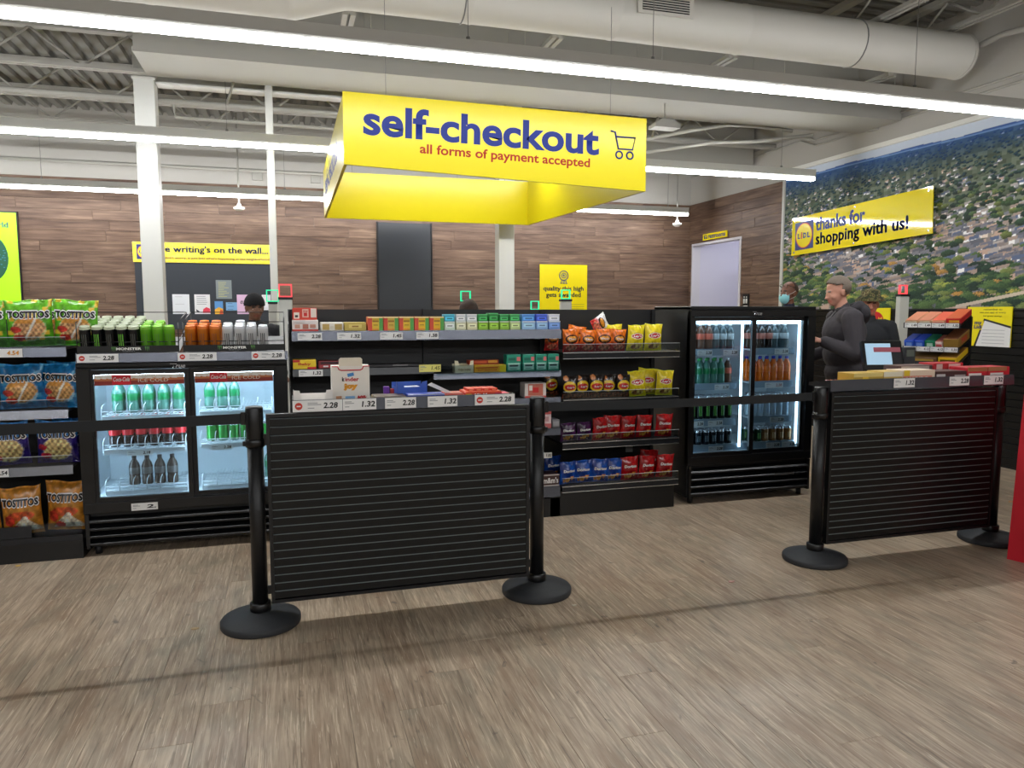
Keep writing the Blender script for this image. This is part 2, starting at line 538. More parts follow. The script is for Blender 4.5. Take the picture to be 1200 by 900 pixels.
# ================================================================== mural: printed aerial view of a suburb
def mural():
    W_, H_ = 720, 280
    rs = np.random.RandomState(11)
    img = np.zeros((H_, W_, 3), 'f')       # row 0 = bottom
    yy, xx = np.mgrid[0:H_, 0:W_].astype('f')
    v = yy / H_; u = xx / W_
    base = np.array([104, 108, 84], 'f'); mid = np.array([78, 90, 78], 'f')
    img[:] = base*(1-v[..., None]) + mid*v[..., None]
    noise = rs.rand(H_//6+2, W_//6+2).astype('f')
    nz = noise[(yy/6).astype(int), (xx/6).astype(int)]
    img += (nz[..., None]-0.5)*40
    def blob(cx, cy, rx, ry, c, hl=0.5):
        x0, x1 = max(0, int(cx-rx-1)), min(W_, int(cx+rx+2)); y0, y1 = max(0, int(cy-ry-1)), min(H_, int(cy+ry+2))
        if x1 <= x0 or y1 <= y0: return
        X, Y = np.meshgrid(np.arange(x0, x1), np.arange(y0, y1))
        d = ((X-cx)/rx)**2 + ((Y-cy)/ry)**2 + (rs.rand(*X.shape)-0.5)*0.5
        m = d < 1
        sh = 0.55 + hl*((Y-cy)/ry*0.6 - (X-cx)/rx*0.3 + 0.55) + (rs.rand(*X.shape)-0.5)*0.3
        reg = img[y0:y1, x0:x1]
        reg[m] = (np.array(c, 'f')[None, :]*sh[m][:, None])
    def quad(cx, cy, hw, hh, sl, c):
        x0, x1 = max(0, int(cx-hw)), min(W_, int(cx+hw+1)); 
        for x in range(x0, x1):
            off = sl*(x-cx)
            y0, y1 = max(0, int(cy+off-hh)), max(0, min(H_, int(cy+off+hh+1)))
            img[y0:y1, x] = c
    G = [(46, 68, 48), (38, 58, 46), (56, 78, 50), (72, 94, 56), (100, 112, 62), (34, 50, 42)]
    A = [(150, 136, 66), (156, 118, 62), (128, 138, 66)]
    roofs = [(104, 106, 120), (92, 96, 108), (126, 116, 114), (150, 132, 122), (90, 90, 98), (84, 96, 124), (164, 156, 152), (176, 150, 134), (112, 112, 120)]
    its = []
    for k in range(5600):
        vv = rs.rand()**0.9 * 0.93
        its.append((vv, rs.rand()))
    its.sort(reverse=True)
    for vv, uu in its:
        s = 1.6 + 11.0*(max(0, 0.93-vv))**1.6
        cx, cy = uu*W_, vv*H_
        # pale open ground near the top right, roads below
        field = uu > 0.62 and 0.62 < vv - 0.05*(uu-0.6) < 0.78
        houses = 0.18 + 0.86*math.exp(-((vv-0.32)/0.27)**2)*(0.65+0.35*math.sin(uu*19+vv*13))
        if vv > 0.80: houses = 0.06
        if field and rs.rand() < 0.8:
            blob(cx, cy, s*2.2, s*0.8, (176, 160, 140), 0.2); continue
        if rs.rand() < houses:
            wl = (226, 226, 232) if rs.rand() < 0.7 else (206, 192, 180)
            a = s*1.2
            quad(cx, cy-a*0.5, a*0.85, a*0.46, 0.12, wl)
            quad(cx+a*0.75, cy-a*0.48, a*0.3, a*0.4, 0.4, tuple(0.66*q for q in wl))
            quad(cx-a*0.05, cy+a*0.12, a*0.9, a*0.30, 0.2, roofs[rs.randint(len(roofs))])
        else:
            c = A[rs.randint(3)] if rs.rand() < (0.05 if vv < 0.5 else 0.02) else G[rs.randint(6)]
            h = max(0, (vv-0.6)/0.33)
            c = tuple(np.array(c)*(1-0.75*h) + np.array((36, 66, 112))*0.75*h)
            blob(cx, cy, s*1.25, s*(1.15-0.4*vv), c)
    for (ua, va, ub, vb, wd) in ((0.45, 0.03, 0.85, 0.26, 2.2),):
        n = 500
        for i in range(n):
            f = i/n
            if rs.rand() < 0.12: continue
            x = int((ua+(ub-ua)*f)*W_); y = (va+(vb-va)*f)*H_
            img[max(0, int(y-wd)):int(y+wd), max(0, x-1):x+2] = (186, 172, 156)
    # haze towards the horizon, lake line, sky
    hz = np.clip((v-0.80)/0.13, 0, 1)[..., None]
    img = img*(1-0.72*hz) + np.array([34, 72, 138], 'f')*0.72*hz
    line = 0.945 + 0.006*np.sin(u*9) - 0.004*u
    img[v > line-0.012] = (96, 128, 176)
    img[v > line-0.004] = (56, 84, 140)
    sky = v > line + 0.004 + 0.004*np.sin(u*40)
    img[sky] = (176, 186, 200)
    img = np.clip(img*1.12+6, 0, 255)/255.0
    lin = np.where(img <= 0.04045, img/12.92, ((img+0.055)/1.055)**2.4)
    n = W_*H_
    y0, y1, z0, z1 = 8.88, 2.6, 1.5, 3.375
    co = np.empty((n, 3), 'f')
    co[:, 0] = 0
    co[:, 1] = (y0 + (y1-y0)*(xx/(W_-1))).ravel()
    co[:, 2] = (z0 + (z1-z0)*(yy/(H_-1))).ravel()
    idx = np.arange(n).reshape(H_, W_)
    q = np.stack([idx[:-1, :-1], idx[:-1, 1:], idx[1:, 1:], idx[1:, :-1]], -1).reshape(-1, 4)
    me = bpy.data.meshes.new('mural_print')
    me.vertices.add(n); me.vertices.foreach_set('co', co.ravel())
    me.loops.add(q.size); me.loops.foreach_set('vertex_index', q.ravel().astype('i'))
    me.polygons.add(len(q)); me.polygons.foreach_set('loop_start', np.arange(0, q.size, 4, dtype='i'))
    me.update(calc_edges=True)
    ca = me.color_attributes.new('print', 'FLOAT_COLOR', 'POINT')
    cc = np.ones((n, 4), 'f'); cc[:, :3] = lin.reshape(-1, 3)
    ca.data.foreach_set('color', cc.ravel())
    me.materials.append(MURALM)
    t = thing('wall_mural', 'large printed aerial view of a leafy suburb covering the right wall', 'mural', (WX-0.012, 0, 0))
    add('mural_print', me, t, (0, 0, 0))
    b = B(); b.box(0.002, 0.012, y1, y0, z0, z1); b.obj('backing_panel', WHITE, t)
mural()

# ================================================================== roof steel, ducts, pipes
def joist_x(y, x0, x1, label, depth=0.34, zb=3.78):
    t = thing('ceiling_joist', label, 'joist', (0, y, zb), 0, 'open web joists under the roof deck')
    b = B(); b.box(x0, x1, -0.05, -0.01, 0, 0.035); b.box(x0, x1, 0.01, 0.05, 0, 0.035); b.obj('bottom_chord', CEILW, t)
    b = B(); b.box(x0, x1, -0.05, 0.05, depth, depth+0.05); b.obj('top_chord', CEILW, t)
    b = B(); x = x0; k = 0
    while x + 0.42 <= x1:
        b.tube([(x, 0, 0.02), (x+0.42, 0, depth)] if k % 2 == 0 else [(x, 0, depth), (x+0.42, 0, 0.02)], 0.012, 6); x += 0.42; k += 1
    b.obj('web', CEILW, t)
joist_x(8.12, -6.0, 6.55, 'open web roof joist in line with the white columns')
joist_x(9.25, -6.0, 6.55, 'open web roof joist between the columns and the back wall')
joist_x(10.35, -6.0, 6.55, 'open web roof joist nearest the wood panelled wall')
def joist_y(x, y0, y1, label, zb=3.80, depth=0.32):
    t = thing('ceiling_joist', label, 'joist', (x, 0, zb), 0, 'cross joists above the duct')
    b = B(); b.box(-0.05, -0.01, y0, y1, 0, 0.035); b.box(0.01, 0.05, y0, y1, 0, 0.035); b.obj('bottom_chord', CEILW, t)
    b = B(); b.box(-0.05, 0.05, y0, y1, depth, depth+0.05); b.obj('top_chord', CEILW, t)
    b = B(); y = y0; k = 0
    while y + 0.4 <= y1:
        b.tube([(0, y, 0.02), (0, y+0.4, depth)] if k % 2 == 0 else [(0, y, depth), (0, y+0.4, 0.02)], 0.012, 6); y += 0.4; k += 1
    b.obj('web', CEILW, t)
for x, n in ((0.52, 'left of the duct grille'), (2.25, 'just left of the duct grille'), (3.95, 'just right of the duct grille'), (5.74, 'near the right end of the duct')):
    joist_y(x, 6.15, 6.85, 'short cross joist behind the round duct, ' + n)
for x, n in ((5.28, 'left of two over the duct end'), (6.12, 'right of two over the duct end'), (3.6, 'above the middle of the duct'), (1.9, 'above the left half of the duct')):
    joist_y(x, 1.5, 6.85, 'cross joist passing over the round duct, ' + n, 4.15, 0.29)
b = B(); b.box(-1.15, 6.59, 6.9, 7.05, 3.64, 4.5); b.box(-1.15, 6.55, 6.86, 7.5, 3.60, 3.64)
b2 = B(); b2.box(-8.9, -1.15, 6.98, 7.02, 4.17, 4.52); struct(b2.obj('trim_4', CEILW))
tag(b.obj('ceiling_beam', CEILW), 'deep boxed white ceiling beam crossing above the checkout sign', 'beam')
b = B(); b.prism([(8.2, 3.72), (8.36, 3.72), (8.36, 3.74), (8.29, 3.745), (8.29, 3.915), (8.36, 3.92), (8.36, 3.94), (8.2, 3.94), (8.2, 3.92), (8.27, 3.915), (8.27, 3.745), (8.2, 3.74)], -1.18, 2.6, 0, 'x')
tag(b.obj('steel_beam', STEELW), 'white steel I-beam spanning between the two thick white columns', 'beam')
b = B(); b.box(2.5, 6.55, 9.6, 9.75, 3.62, 4.17)
tag(b.obj('ceiling_beam', CEILW), 'white beam near the corner above the restroom doorway', 'beam')
# columns
def column(x, y, wd, label, h=4.17, caps=True):
    t = thing('steel_column', label, 'column', (x, y, 0))
    b = B(); b.rbox(-wd/2, wd/2, -wd/2, wd/2, 0.012, h, 0.008); b.obj('shaft', STEELW, t)
    b = B(); b.box(-wd*0.7, wd*0.7, -wd*0.7, wd*0.7, 0, 0.012); b.obj('base_plate', STEELW, t)
    if caps:
        b = B(); b.box(-wd*0.56, wd*0.56, -wd*0.56, wd*0.56, h-0.3, h-0.28); b.obj('cap_plate', STEELW, t)
column(-1.285, 8.28, 0.19, 'thick white square column at left in front of the notice board', 4.05)
column(2.50, 8.64, 0.19, 'thick white square column behind the yellow checkout sign', 4.05)
column(-0.13, 8.2, 0.075, 'thin white square post beside the notice board and black beanie', 4.1, False)
# round duct
t = thing('air_duct', 'long round white air duct hung under the roof deck', 'duct', (0, 5.86, 3.935))
b = B()
prof = [(-6.0, 0.27), (-3.2, 0.27), (-3.19, 0.274), (-3.17, 0.274), (-3.16, 0.27), (-0.9, 0.27), (-0.89, 0.276), (-0.85, 0.276), (-0.84, 0.27), (0.05, 0.27), (0.06, 0.276), (0.08, 0.276), (0.45, 0.205)]
xx_ = 0.5
while xx_ < 6.2:
    prof += [(xx_, 0.2)]
    if abs((xx_*10) % 12) < 3: prof += [(xx_+0.01, 0.204), (xx_+0.03, 0.204), (xx_+0.04, 0.2)]
    xx_ += 0.3
prof += [(6.22, 0.2), (6.23, 0.206), (6.26, 0.206)]
b.tube([(p[0], 0, -0.035 if p[1] > 0.21 else 0) for p in prof], [p[1] for p in prof], 40)
b.obj('duct_body', DUCTW, t)
g = B()
g.box(2.74, 3.24, -0.225, -0.21, -0.055, 0.105); 
ob = g.obj('vent_frame', DUCTW, t, (0, 0.0, 0.0), (R(0), 0, 0))
g = B(); g.box(2.78, 3.2, -0.229, -0.2255, -0.03, 0.08); g.obj('vent_opening', DARK, t)
for k in range(6):
    g = B(); g.box(2.78, 3.2, -0.236, -0.2295, 0, 0.006); g.obj('vent_blade', DUCTW, t, (0, 0, -0.022 + k*0.019))
for cx in (-2.0, 1.35, 5.0):
    g = B(); rad = 0.275 if cx < 0 else 0.205
    g.tube([(cx, rad*math.cos(a*PI/12), rad*math.sin(a*PI/12) + (-0.035 if cx < 0 else 0)) for a in range(25)], 0.006, 5)
    g.tube([(cx, 0, rad-0.01), (cx, 0, 0.25)], 0.006, 5)
    g.obj('hanger_strap', mat('cable_grey', (120, 120, 118), 0.5), t)
# stub pipe beyond the duct end
b = B(); b.tube([(5.6, 6.35, 3.72), (6.5, 6.35, 3.72)], 0.06, 20)
tag(b.obj('pipe', DUCTW), 'short fat white pipe beside the open end of the duct', 'pipe')
# wire cable tray
b = B()
for k in range(7): b.tube([(0.6, 6.28+k*0.085, 3.72), (6.3, 6.28+k*0.085, 3.72)], 0.004, 4)
x = 0.6
while x < 6.3:
    b.tube([(x, 6.28, 3.72), (x, 6.79, 3.72)], 0.003, 4); x += 0.075
for x in (0.7, 2.0, 3.3, 4.6, 5.9): b.tube([(x, 6.28, 3.72), (x, 6.28, 4.17)], 0.004, 4); b.tube([(x, 6.79, 3.72), (x, 6.79, 4.17)], 0.004, 4)
tag(b.obj('cable_tray', CEILW), 'white wire mesh cable tray behind the round duct', 'cable tray')
# pipes and conduits
def pipe(pts, r, label, cat='pipe', m=CEILW, group=None, name='pipe'):
    b = B(); b.tube(pts, r, 8); o = b.obj(name, m); tag(o, label, cat, group); return o
pipe([(-6.0, 8.75, 3.70), (6.3, 8.75, 3.70)], 0.03, 'thick white sprinkler pipe between the back roof joists')
pipe([(-6.0, 9.8, 3.62), (3.2, 9.8, 3.62)], 0.022, 'thin white sprinkler pipe close to the wood wall')
pipe([(-1.1, 8.76, 3.70), (-1.1, 8.88, 3.57), (0.6, 8.88, 3.56), (0.62, 8.76, 3.70)], 0.02, 'short white pipe loop left of the checkout sign')
pipe([(-3.6, 11.2, 3.46), (5.4, 11.2, 3.46)], 0.022, 'white conduit along the plaster band over the wood wall')
for a, (z, l) in enumerate(((3.70, 'upper conduit running along the right wall above the mural'), (3.63, 'lower conduit running along the right wall above the mural'))):
    pipe([(WX-0.02, 3.0, z), (WX-0.02, 8.3, z), (WX-0.02, 8.6, z+0.12), (WX-0.02, 11.3, z+0.12)], 0.012, l, 'conduit', name='conduit')
for y, l in ((5.3, 'junction box on the right wall near the frame edge'), (7.3, 'junction box on the right wall over the yellow thanks sign'), (10.0, 'junction box on the right wall near the corner')):
    b = B(); b.rbox(-0.05, 0, -0.07, 0.07, -0.07, 0.07, 0.008)
    tag(b.obj('junction_box', CEILW, None, (WX, y, 3.66 if y < 9 else 3.79)), l, 'junction box')
pipe([(3.35, 9.0, 3.45), (4.6, 8.0, 3.62), (4.95, 7.8, 3.66), (5.25, 7.75, 3.66), (5.7, 7.6, 3.6)], 0.022, 'upper of two bent white pipes right of the checkout sign')
pipe([(3.45, 9.15, 3.38), (4.9, 8.0, 3.5), (5.35, 7.8, 3.5), (5.95, 7.56, 3.56)], 0.022, 'lower of two bent white pipes right of the checkout sign')
pipe([(6.33, 5.75, 4.0), (6.4, 5.55, 4.05), (6.45, 5.3, 4.04), (6.5, 5.1, 3.95), (6.52, 4.8, 3.92)], 0.03, 'curved white pipe leaving the open end of the duct')
for (x, y, l) in ((1.3, 7.62, 'slanted white brace above the left half of the checkout sign'), (2.15, 7.62, 'slanted white brace above the middle of the checkout sign'), (3.05, 7.62, 'slanted white brace above the right half of the checkout sign'), (3.9, 7.62, 'slanted white brace right of the checkout sign'), (-0.5, 7.62, 'slanted white brace left of the thin white post')):
    pipe([(x, y, 3.42), (x+0.03, y, 3.5), (x+0.22, y+0.04, 4.17)], 0.013, l, 'brace', name='brace')
# detectors / access points hanging
t = thing('pendant_sensor', 'white sensor box hung on a rod right of the checkout sign', 'sensor', (3.72, 7.0, 3.35))
b = B(); b.tube([(0, 0, 0.08), (0, 0, 0.25)], 0.01, 8); b.obj('rod', CEILW, t)
b = B(); b.prism([(-0.14, 0), (0.14, 0), (0.14, 0.03), (0.07, 0.08), (-0.07, 0.08), (-0.14, 0.03)], -0.08, 0.08); b.obj('sensor_box', CEILW, t)
for x, l in ((6.03, 'white pendant sensor under the right end of the farthest light'), (-0.6, 'white pendant sensor under the farthest light beside the columns')):
    t = thing('pendant_sensor', l, 'sensor', (x, 10.86 if x > 0 else 10.92, 2.86))
    b = B(); b.tube([(0, 0, 0.06), (0, 0, 1.3)], 0.012, 8); b.obj('rod', CEILW, t)
    b = B(); b.lathe([(0, 0), (0.035, 0.0), (0.075, 0.03), (0.07, 0.05), (0.03, 0.06), (0.02, 0.1), (0, 0.1)], 14); b.obj('sensor_head', WHITE, t)
for x, l in ((-0.37, 'left small box on the plaster band over the wood wall'), (0.44, 'right small box on the plaster band over the wood wall')):
    b = B(); b.rbox(-0.07, 0.07, -0.05, 0, -0.06, 0.06, 0.006); tag(b.obj('junction_box', CEILW, None, (x, BY, 3.42)), l, 'junction box')

# ================================================================== overhead checkout sign
SX0, SX1, SY0, SY1 = 0.40, 2.715, 5.40, 8.36
SIGNY = mat('overhead_sign_yellow', (206, 190, 14), 0.3, spec=0.35)
t = thing('overhead_sign', 'large hanging yellow box sign reading self-checkout', 'sign', ((SX0+SX1)/2, (SY0+SY1)/2, 2.5))
hx, hy = (SX1-SX0)/2, (SY1-SY0)/2
b = B(); b.prism([(-hx, 0.02), (hx, -0.062), (hx, 0.492), (-hx, 0.512)], -hy, -hy+0.022); b.obj('front_panel', SIGNY, t)
b = B(); b.box(-hx, hx, hy-0.022, hy, 0.0, 0.49); b.obj('back_panel', SIGNY, t)
for nm, sx in (('left', -1), ('right', 1)):
    b = B()
    n = 12
    rows = []
    for i in range(n+1):
        f = i/n; y = -hy + 0.022 + f*(2*hy-0.044)
        bow = sx*0.0
        z0 = (0.02 if sx < 0 else -0.062)*(1-f)
        zb = z0 - (0.0 if sx > 0 else 0.0)
        rows.append([b.bm.verts.new((sx*(hx-o_)+bow, y, z)) for o_, z in ((0, z0), (0.022, z0), (0.022, 0.49), (0, 0.49))])
    for i in range(n):
        for k in range(4):
            b.bm.faces.new([rows[i][k], rows[i][(k+1) % 4], rows[i+1][(k+1) % 4], rows[i+1][k]])
    b.bm.faces.new(rows[0]); b.bm.faces.new(rows[-1][::-1])
    bmesh.ops.recalc_face_normals(b.bm, faces=b.bm.faces[:])
    b.obj('side_panel', SIGNY, t)
SL = math.atan2(-0.05, 2*hx)
def sgn(s, m, x, z, w_, h_, bold): return txt(s, m, t, (x, -hy-0.001, z), w=w_, h=h_, bold=bold, rot=(0, -SL*1.0, 0))
BT = mat('sign_text_blue', (30, 44, 112), 0.55, spec=0.2)
sgn('self-checkout', BT, -0.13, 0.315, 1.78, 0.215, 0.03)
sgn('all forms of payment accepted', mat('sign_text_red', (150, 40, 28), 0.55, spec=0.2), 0.03, 0.135, 1.31, 0.088, 0.022)
txt('self-checkout', BT, t, (-hx-0.001, 0.15, 0.28), w=1.9, h=0.22, bold=0.03, rot=(0, 0, -PI/2))
b = B()   # cart pictogram
r_ = 0.0065
def ln(p): b.tube([(q[0], 0, q[1]) for q in p], r_, 6)
ln([(-0.1, 0.115), (-0.065, 0.11), (-0.035, -0.015), (0.085, -0.015), (0.105, 0.075), (-0.055, 0.075)])
for cx in (-0.028, 0.062): ln([(cx+0.027*math.cos(a*PI/8), -0.06+0.027*math.sin(a*PI/8)) for a in range(17)])
b.obj('cart_symbol', BT, t, (0.955, -hy-0.003, 0.265))
for x, y in ((-hx+0.3, -hy+0.02), (hx-0.3, -hy+0.02), (-hx+0.3, hy-0.02), (hx-0.3, hy-0.02)):
    b = B(); b.tube([(x, y, 0.47), (x, y, 1.66 if y > 0 else 1.3)], 0.002, 5); b.obj('hanging_wire', mat('cable_grey', (120, 120, 118), 0.5), t)

# ---- round logo: blue square, yellow disc, red ring, letters
def logo(parent, loc, s, rot=(0, 0, 0)):
    b = B()
    b.box(-s/2, s/2, 0, 0.002, -s/2, s/2, 0)
    n = 36
    def disc(r, y, m):
        f = b.bm.faces.new([b.bm.verts.new((r*math.cos(2*PI*k/n), y, r*math.sin(2*PI*k/n))) for k in range(n)]); f.material_index = m
        if f.normal.y > 0: f.normal_flip()
    disc(0.46*s, -0.0008, 1); disc(0.425*s, -0.0016, 2)
    for f in b.bm.faces: f.normal_update()
    o = b.obj('logo', [NAVY, RED, YEL], parent, loc, rot)
    txt('L', NAVY, o, (-0.27*s, -0.003, -0.0*s), w=0.15*s, h=0.2*s, bold=0.05)
    txt('i', RED, o, (-0.12*s, -0.003, 0.01*s), w=0.07*s, h=0.25*s, bold=0.05)
    txt('D', NAVY, o, (0.05*s, -0.003, 0), w=0.18*s, h=0.2*s, bold=0.05)
    txt('L', NAVY, o, (0.26*s, -0.003, 0), w=0.15*s, h=0.2*s, bold=0.05)
    return o
# thanks sign on the mural, slightly tilted
t = thing('wall_sign', 'glossy yellow sign thanking shoppers, mounted over the mural', 'sign', (WX-0.06, 7.48, 2.535))
GLY = mat('gloss_yellow_acrylic', (246, 228, 8), 0.06, spec=0.9, coat=1.0)
dz = 0.05
b = B(); b.prism([(1.155, -0.29), (1.155, 0.205), (-1.12, 0.28), (-1.14, -0.215)], -0.012, 0.0, 0, 'x'); b.obj('sign_board', GLY, t)
rt = (0, 0, -PI/2)
tl = R(-1.85)
def wtxt(s, y, z, w_, h_): txt(s, NAVY, t, (-0.0135, y, z), w=w_, h=h_, bold=0.035, rot=(0, tl, -PI/2))
wtxt('thanks for', 0.26, 0.09, 0.86, 0.17)
wtxt('shopping with us!', -0.07, -0.105, 1.5, 0.2)
logo(t, (-0.0155, 0.905, -0.04), 0.36, (0, tl, -PI/2))
for y, z in ((1.1, 0.17), (1.1, -0.25), (-1.07, 0.24), (-1.09, -0.18), (0, 0.21), (0, -0.22)):
    b = B(); b.tube([(-0.016, y, z), (0.046, y, z)], 0.012, 10); b.obj('standoff', SILV, t)
# writing's on the wall board
t = thing('notice_board', 'dark notice board with yellow header on the wood wall', 'notice board', (-1.105, BY-0.04, 1.25))
b = B(); b.box(-0.905, 0.905, 0.0, 0.018, 0, 0.925); b.obj('board', mat('board_charcoal', (50, 55, 62), 0.7), t)
b = B(); b.box(-0.92, 0.92, -0.012, 0.018, 0.93, 1.205); b.obj('header', YEL, t)
txt('the writing\'s on the wall...', NAVY, t, (0.11, -0.0135, 1.105), w=1.49, h=0.12, bold=0.03)
txt('(but don\'t worry, it just lists what\'s happening in the neighborhood)', mat('header_red', (180, 70, 30), 0.5), t, (0.13, -0.0135, 0.99), w=1.5, h=0.042, bold=0.02)
logo(t, (-0.77, -0.0145, 1.07), 0.2)
def sheet(x0, x1, z0, z1, c, label, fn=None, nm='notice_sheet'):
    cx, cz = (x0+x1)/2, (z0+z1)/2
    o = thing(nm, label, 'notice', (cx, BY-0.044, cz))
    b = B(); w2, h2 = (x1-x0)/2, (z1-z0)/2
    b.box(-w2, w2, 0, 0.002, -h2, h2); b.obj('paper', C(*c), o)
    if fn: fn(o, w2, h2)
def lines(n, c=(120, 122, 128), x0=-0.7, x1=0.7, z0=0.75, z1=-0.75):
    def f(o, w2, h2):
        b = B(); q = random.Random(n)
        for k in range(n):
            z = h2*(z0+(z1-z0)*k/max(1, n-1)); b.box(w2*x0, w2*(x0+(x1-x0)*q.uniform(0.5, 1)), -0.001, 0, z-0.003, z+0.003)
        b.obj('printed_lines', C(*c), o)
    return f
def f_pink(o, w2, h2): txt('eur', INK, o, (-0.01, -0.001, 0.03), w=0.09, h=0.05, bold=0.01, shear=0.2)
def f_red(o, w2, h2):
    lines(5, z0=0.8, z1=0.0)(o, w2, h2)
    b = B(); b.prism([(0.0, -h2*0.9), (w2, -h2*0.9), (w2*0.95, -h2*0.45), (w2*0.5, -h2*0.3), (0.1*w2, -h2*0.5)], -0.001, 0); b.obj('printed_shape', C(226, 60, 84), o)
    b = B(); b.prism([(-0.8*w2, -h2*0.5), (-0.3*w2, -h2*0.8), (-0.1*w2, -h2*0.9), (-0.8*w2, -h2*0.75)], -0.001, 0); b.obj('printed_shape', C(50, 50, 60), o)
def f_col(o, w2, h2):
    b = B(); b.prism([(-w2, -h2), (w2, -h2), (w2, -0.2*h2), (0, 0.1*h2), (-w2, -0.3*h2)], -0.001, 0); b.prism([(w2*0.1, -h2), (w2, -h2), (w2*0.9, -0.4*h2), (w2*0.3, -0.3*h2)], -0.002, -0.001, 1)
    b.lathe([(0, 0), (0.02, 0)], 10); b.obj('printed_shape', [C(246, 190, 60), C(220, 90, 50)], o)
sheet(-1.55, -1.33, 1.465, 1.74, (226, 230, 235), 'plain white notice, leftmost on the dark board', lines(3, (190, 190, 195)))
sheet(-1.265, -1.06, 1.465, 1.74, (230, 230, 232), 'white notice with red shape, second from left on the board', f_red)
sheet(-0.975, -0.765, 1.68, 1.945, (128, 138, 140), 'grey printed notice pinned highest on the dark board', lines(9, (200, 196, 120)))
sheet(-1.0, -0.89, 1.463, 1.645, (90, 150, 210), 'small blue and orange leaflet on the dark board', f_col)
sheet(-0.85, -0.70, 1.515, 1.63, (120, 170, 215), 'small pale blue card on the dark board', lines(3, (60, 90, 140)))
sheet(-0.70, -0.50, 1.463, 1.74, (222, 186, 216), 'pink notice beside the man in the black beanie', f_pink)
sheet(-0.36, -0.24, 1.52, 1.74, (225, 226, 230), 'white notice half hidden behind the thin white post', lines(3, (190, 190, 195)))
# green screen at far left
t = thing('green_screen', 'bright green lit poster screen on the wall at far left', 'screen', (-3.82, BY-0.05, 1.3))
b = B(); b.box(-0.47, 0.44, 0.0, 0.048, 0, 1.51); b.obj('screen_frame', INK, t)
b = B(); b.box(-0.45, 0.425, -0.004, 0.0, 0.02, 1.49); b.obj('lit_face', mat('screen_green', (150, 222, 22), 0.3, emit=0.75), t)
b = B(); n = 28
b.prism([(0.26*math.cos(2*PI*k/n) + 0.05, 0.33*math.sin(2*PI*k/n)+0.9) for k in range(n)], -0.006, -0.004); b.obj('avocado_picture', C(26, 92, 66), t)
b = B()
q = random.Random(5)
for k in range(60):
    a, r0 = q.uniform(0, 2*PI), math.sqrt(q.random())*0.9
    x, z = 0.05 + 0.26*r0*math.cos(a), 0.9+0.33*r0*math.sin(a)
    b.box(x-0.01, x+0.01, -0.0075, -0.006, z-0.006, z+0.006)
b.obj('texture_flecks', C(60, 130, 150), t)
txt('world', NAVY, t, (0.20, -0.005, 1.33), w=0.26, h=0.07, bold=0.02)
# tall black panel
t = thing('black_door', 'tall plain black panel on the wood wall under the sign', 'door', (1.72, BY-0.055, 0))
b = B(); b.rbox(-0.4, 0.4, 0, 0.03, 0.0, 2.83, 0.004); b.obj('door_leaf', mat('panel_black', (38, 41, 46), 0.35), t)
b = B(); b.box(-0.42, -0.405, -0.01, 0.03, 0, 2.84); b.box(0.405, 0.42, -0.01, 0.03, 0, 2.84); b.obj('door_edge', INK, t)
b = B(); b.rbox(-0.43, -0.40, -0.03, 0.0, 1.9, 2.1, 0.004); b.obj('hinge', INK, t)
# quality poster
t = thing('wall_poster', 'yellow poster with a rosette reading quality this high gets awarded', 'poster', (4.30, BY-0.03, 1.48))
b = B(); b.box(-0.41, 0.41, 0, 0.01, 0, 0.775); b.obj('poster_board', YEL, t)
txt('quality this high\ngets awarded', NAVY, t, (0, -0.001, 0.33), w=0.7, h=0.2, bold=0.03)
b = B()
def ring(cx, cz, r, rr2):
    b.tube([(cx+r*math.cos(a*PI/10), -0.003, cz+r*math.sin(a*PI/10)) for a in range(21)], rr2, 5)
ring(0, 0.6, 0.075, 0.007); ring(0, 0.6, 0.04, 0.006)
b.prism([(0.026*math.cos(PI/2+k*PI/5)*(1 if k % 2 == 0 else 0.45), 0.6+0.026*math.sin(PI/2+k*PI/5)*(1 if k % 2 == 0 else 0.45)) for k in range(10)], -0.004, 0)
for sx in (-1, 1): b.tube([(sx*0.03, -0.003, 0.53), (sx*0.055, -0.003, 0.465), (sx*0.03, -0.003, 0.48), (sx*0.008, -0.003, 0.465), (sx*0.01, -0.003, 0.52)], 0.006, 5)
b.obj('rosette_symbol', NAVY, t)
b = B()
for k in range(3): b.box(0.12, 0.36, -0.001, 0, 0.13-k*0.035, 0.137-k*0.035)
b.obj('printed_lines', C(120, 120, 20), t)
# restrooms sign and pictogram plate
t = thing('restroom_sign', 'small yellow restrooms sign over the white doorway', 'sign', (WX-0.03, 10.62, 2.66))
b = B(); b.box(0.0, 0.02, -0.35, 0.35, 0, 0.1); b.obj('sign_board', YEL, t)
txt('restrooms', NAVY, t, (-0.001, -0.06, 0.05), w=0.5, h=0.065, bold=0.03, rot=rt)
b = B(); 
for y in (0.29, 0.24): b.tube([(-0.002, y, 0.02), (-0.002, y, 0.06)], 0.01, 6); b.tube([(-0.002, y, 0.068), (-0.002, y, 0.082)], 0.008, 6)
b.obj('person_symbols', NAVY, t)
t = thing('restroom_plate', 'small black pictogram plate on wood right of the doorway', 'sign', (WX-0.03, 9.72, 1.62))
b = B(); b.box(0.0, 0.014, -0.075, 0.075, -0.09, 0.14); b.obj('plate', INK, t)
b = B()
for y in (-0.03, 0.03):
    b.tube([(-0.002, y, 0.0), (-0.002, y, 0.07)], 0.016, 6); b.tube([(-0.002, y, 0.083), (-0.002, y, 0.105)], 0.011, 6)
b.box(-0.001, 0, -0.05, 0.05, -0.05, -0.035)
b.obj('person_symbols', WHITE, t)

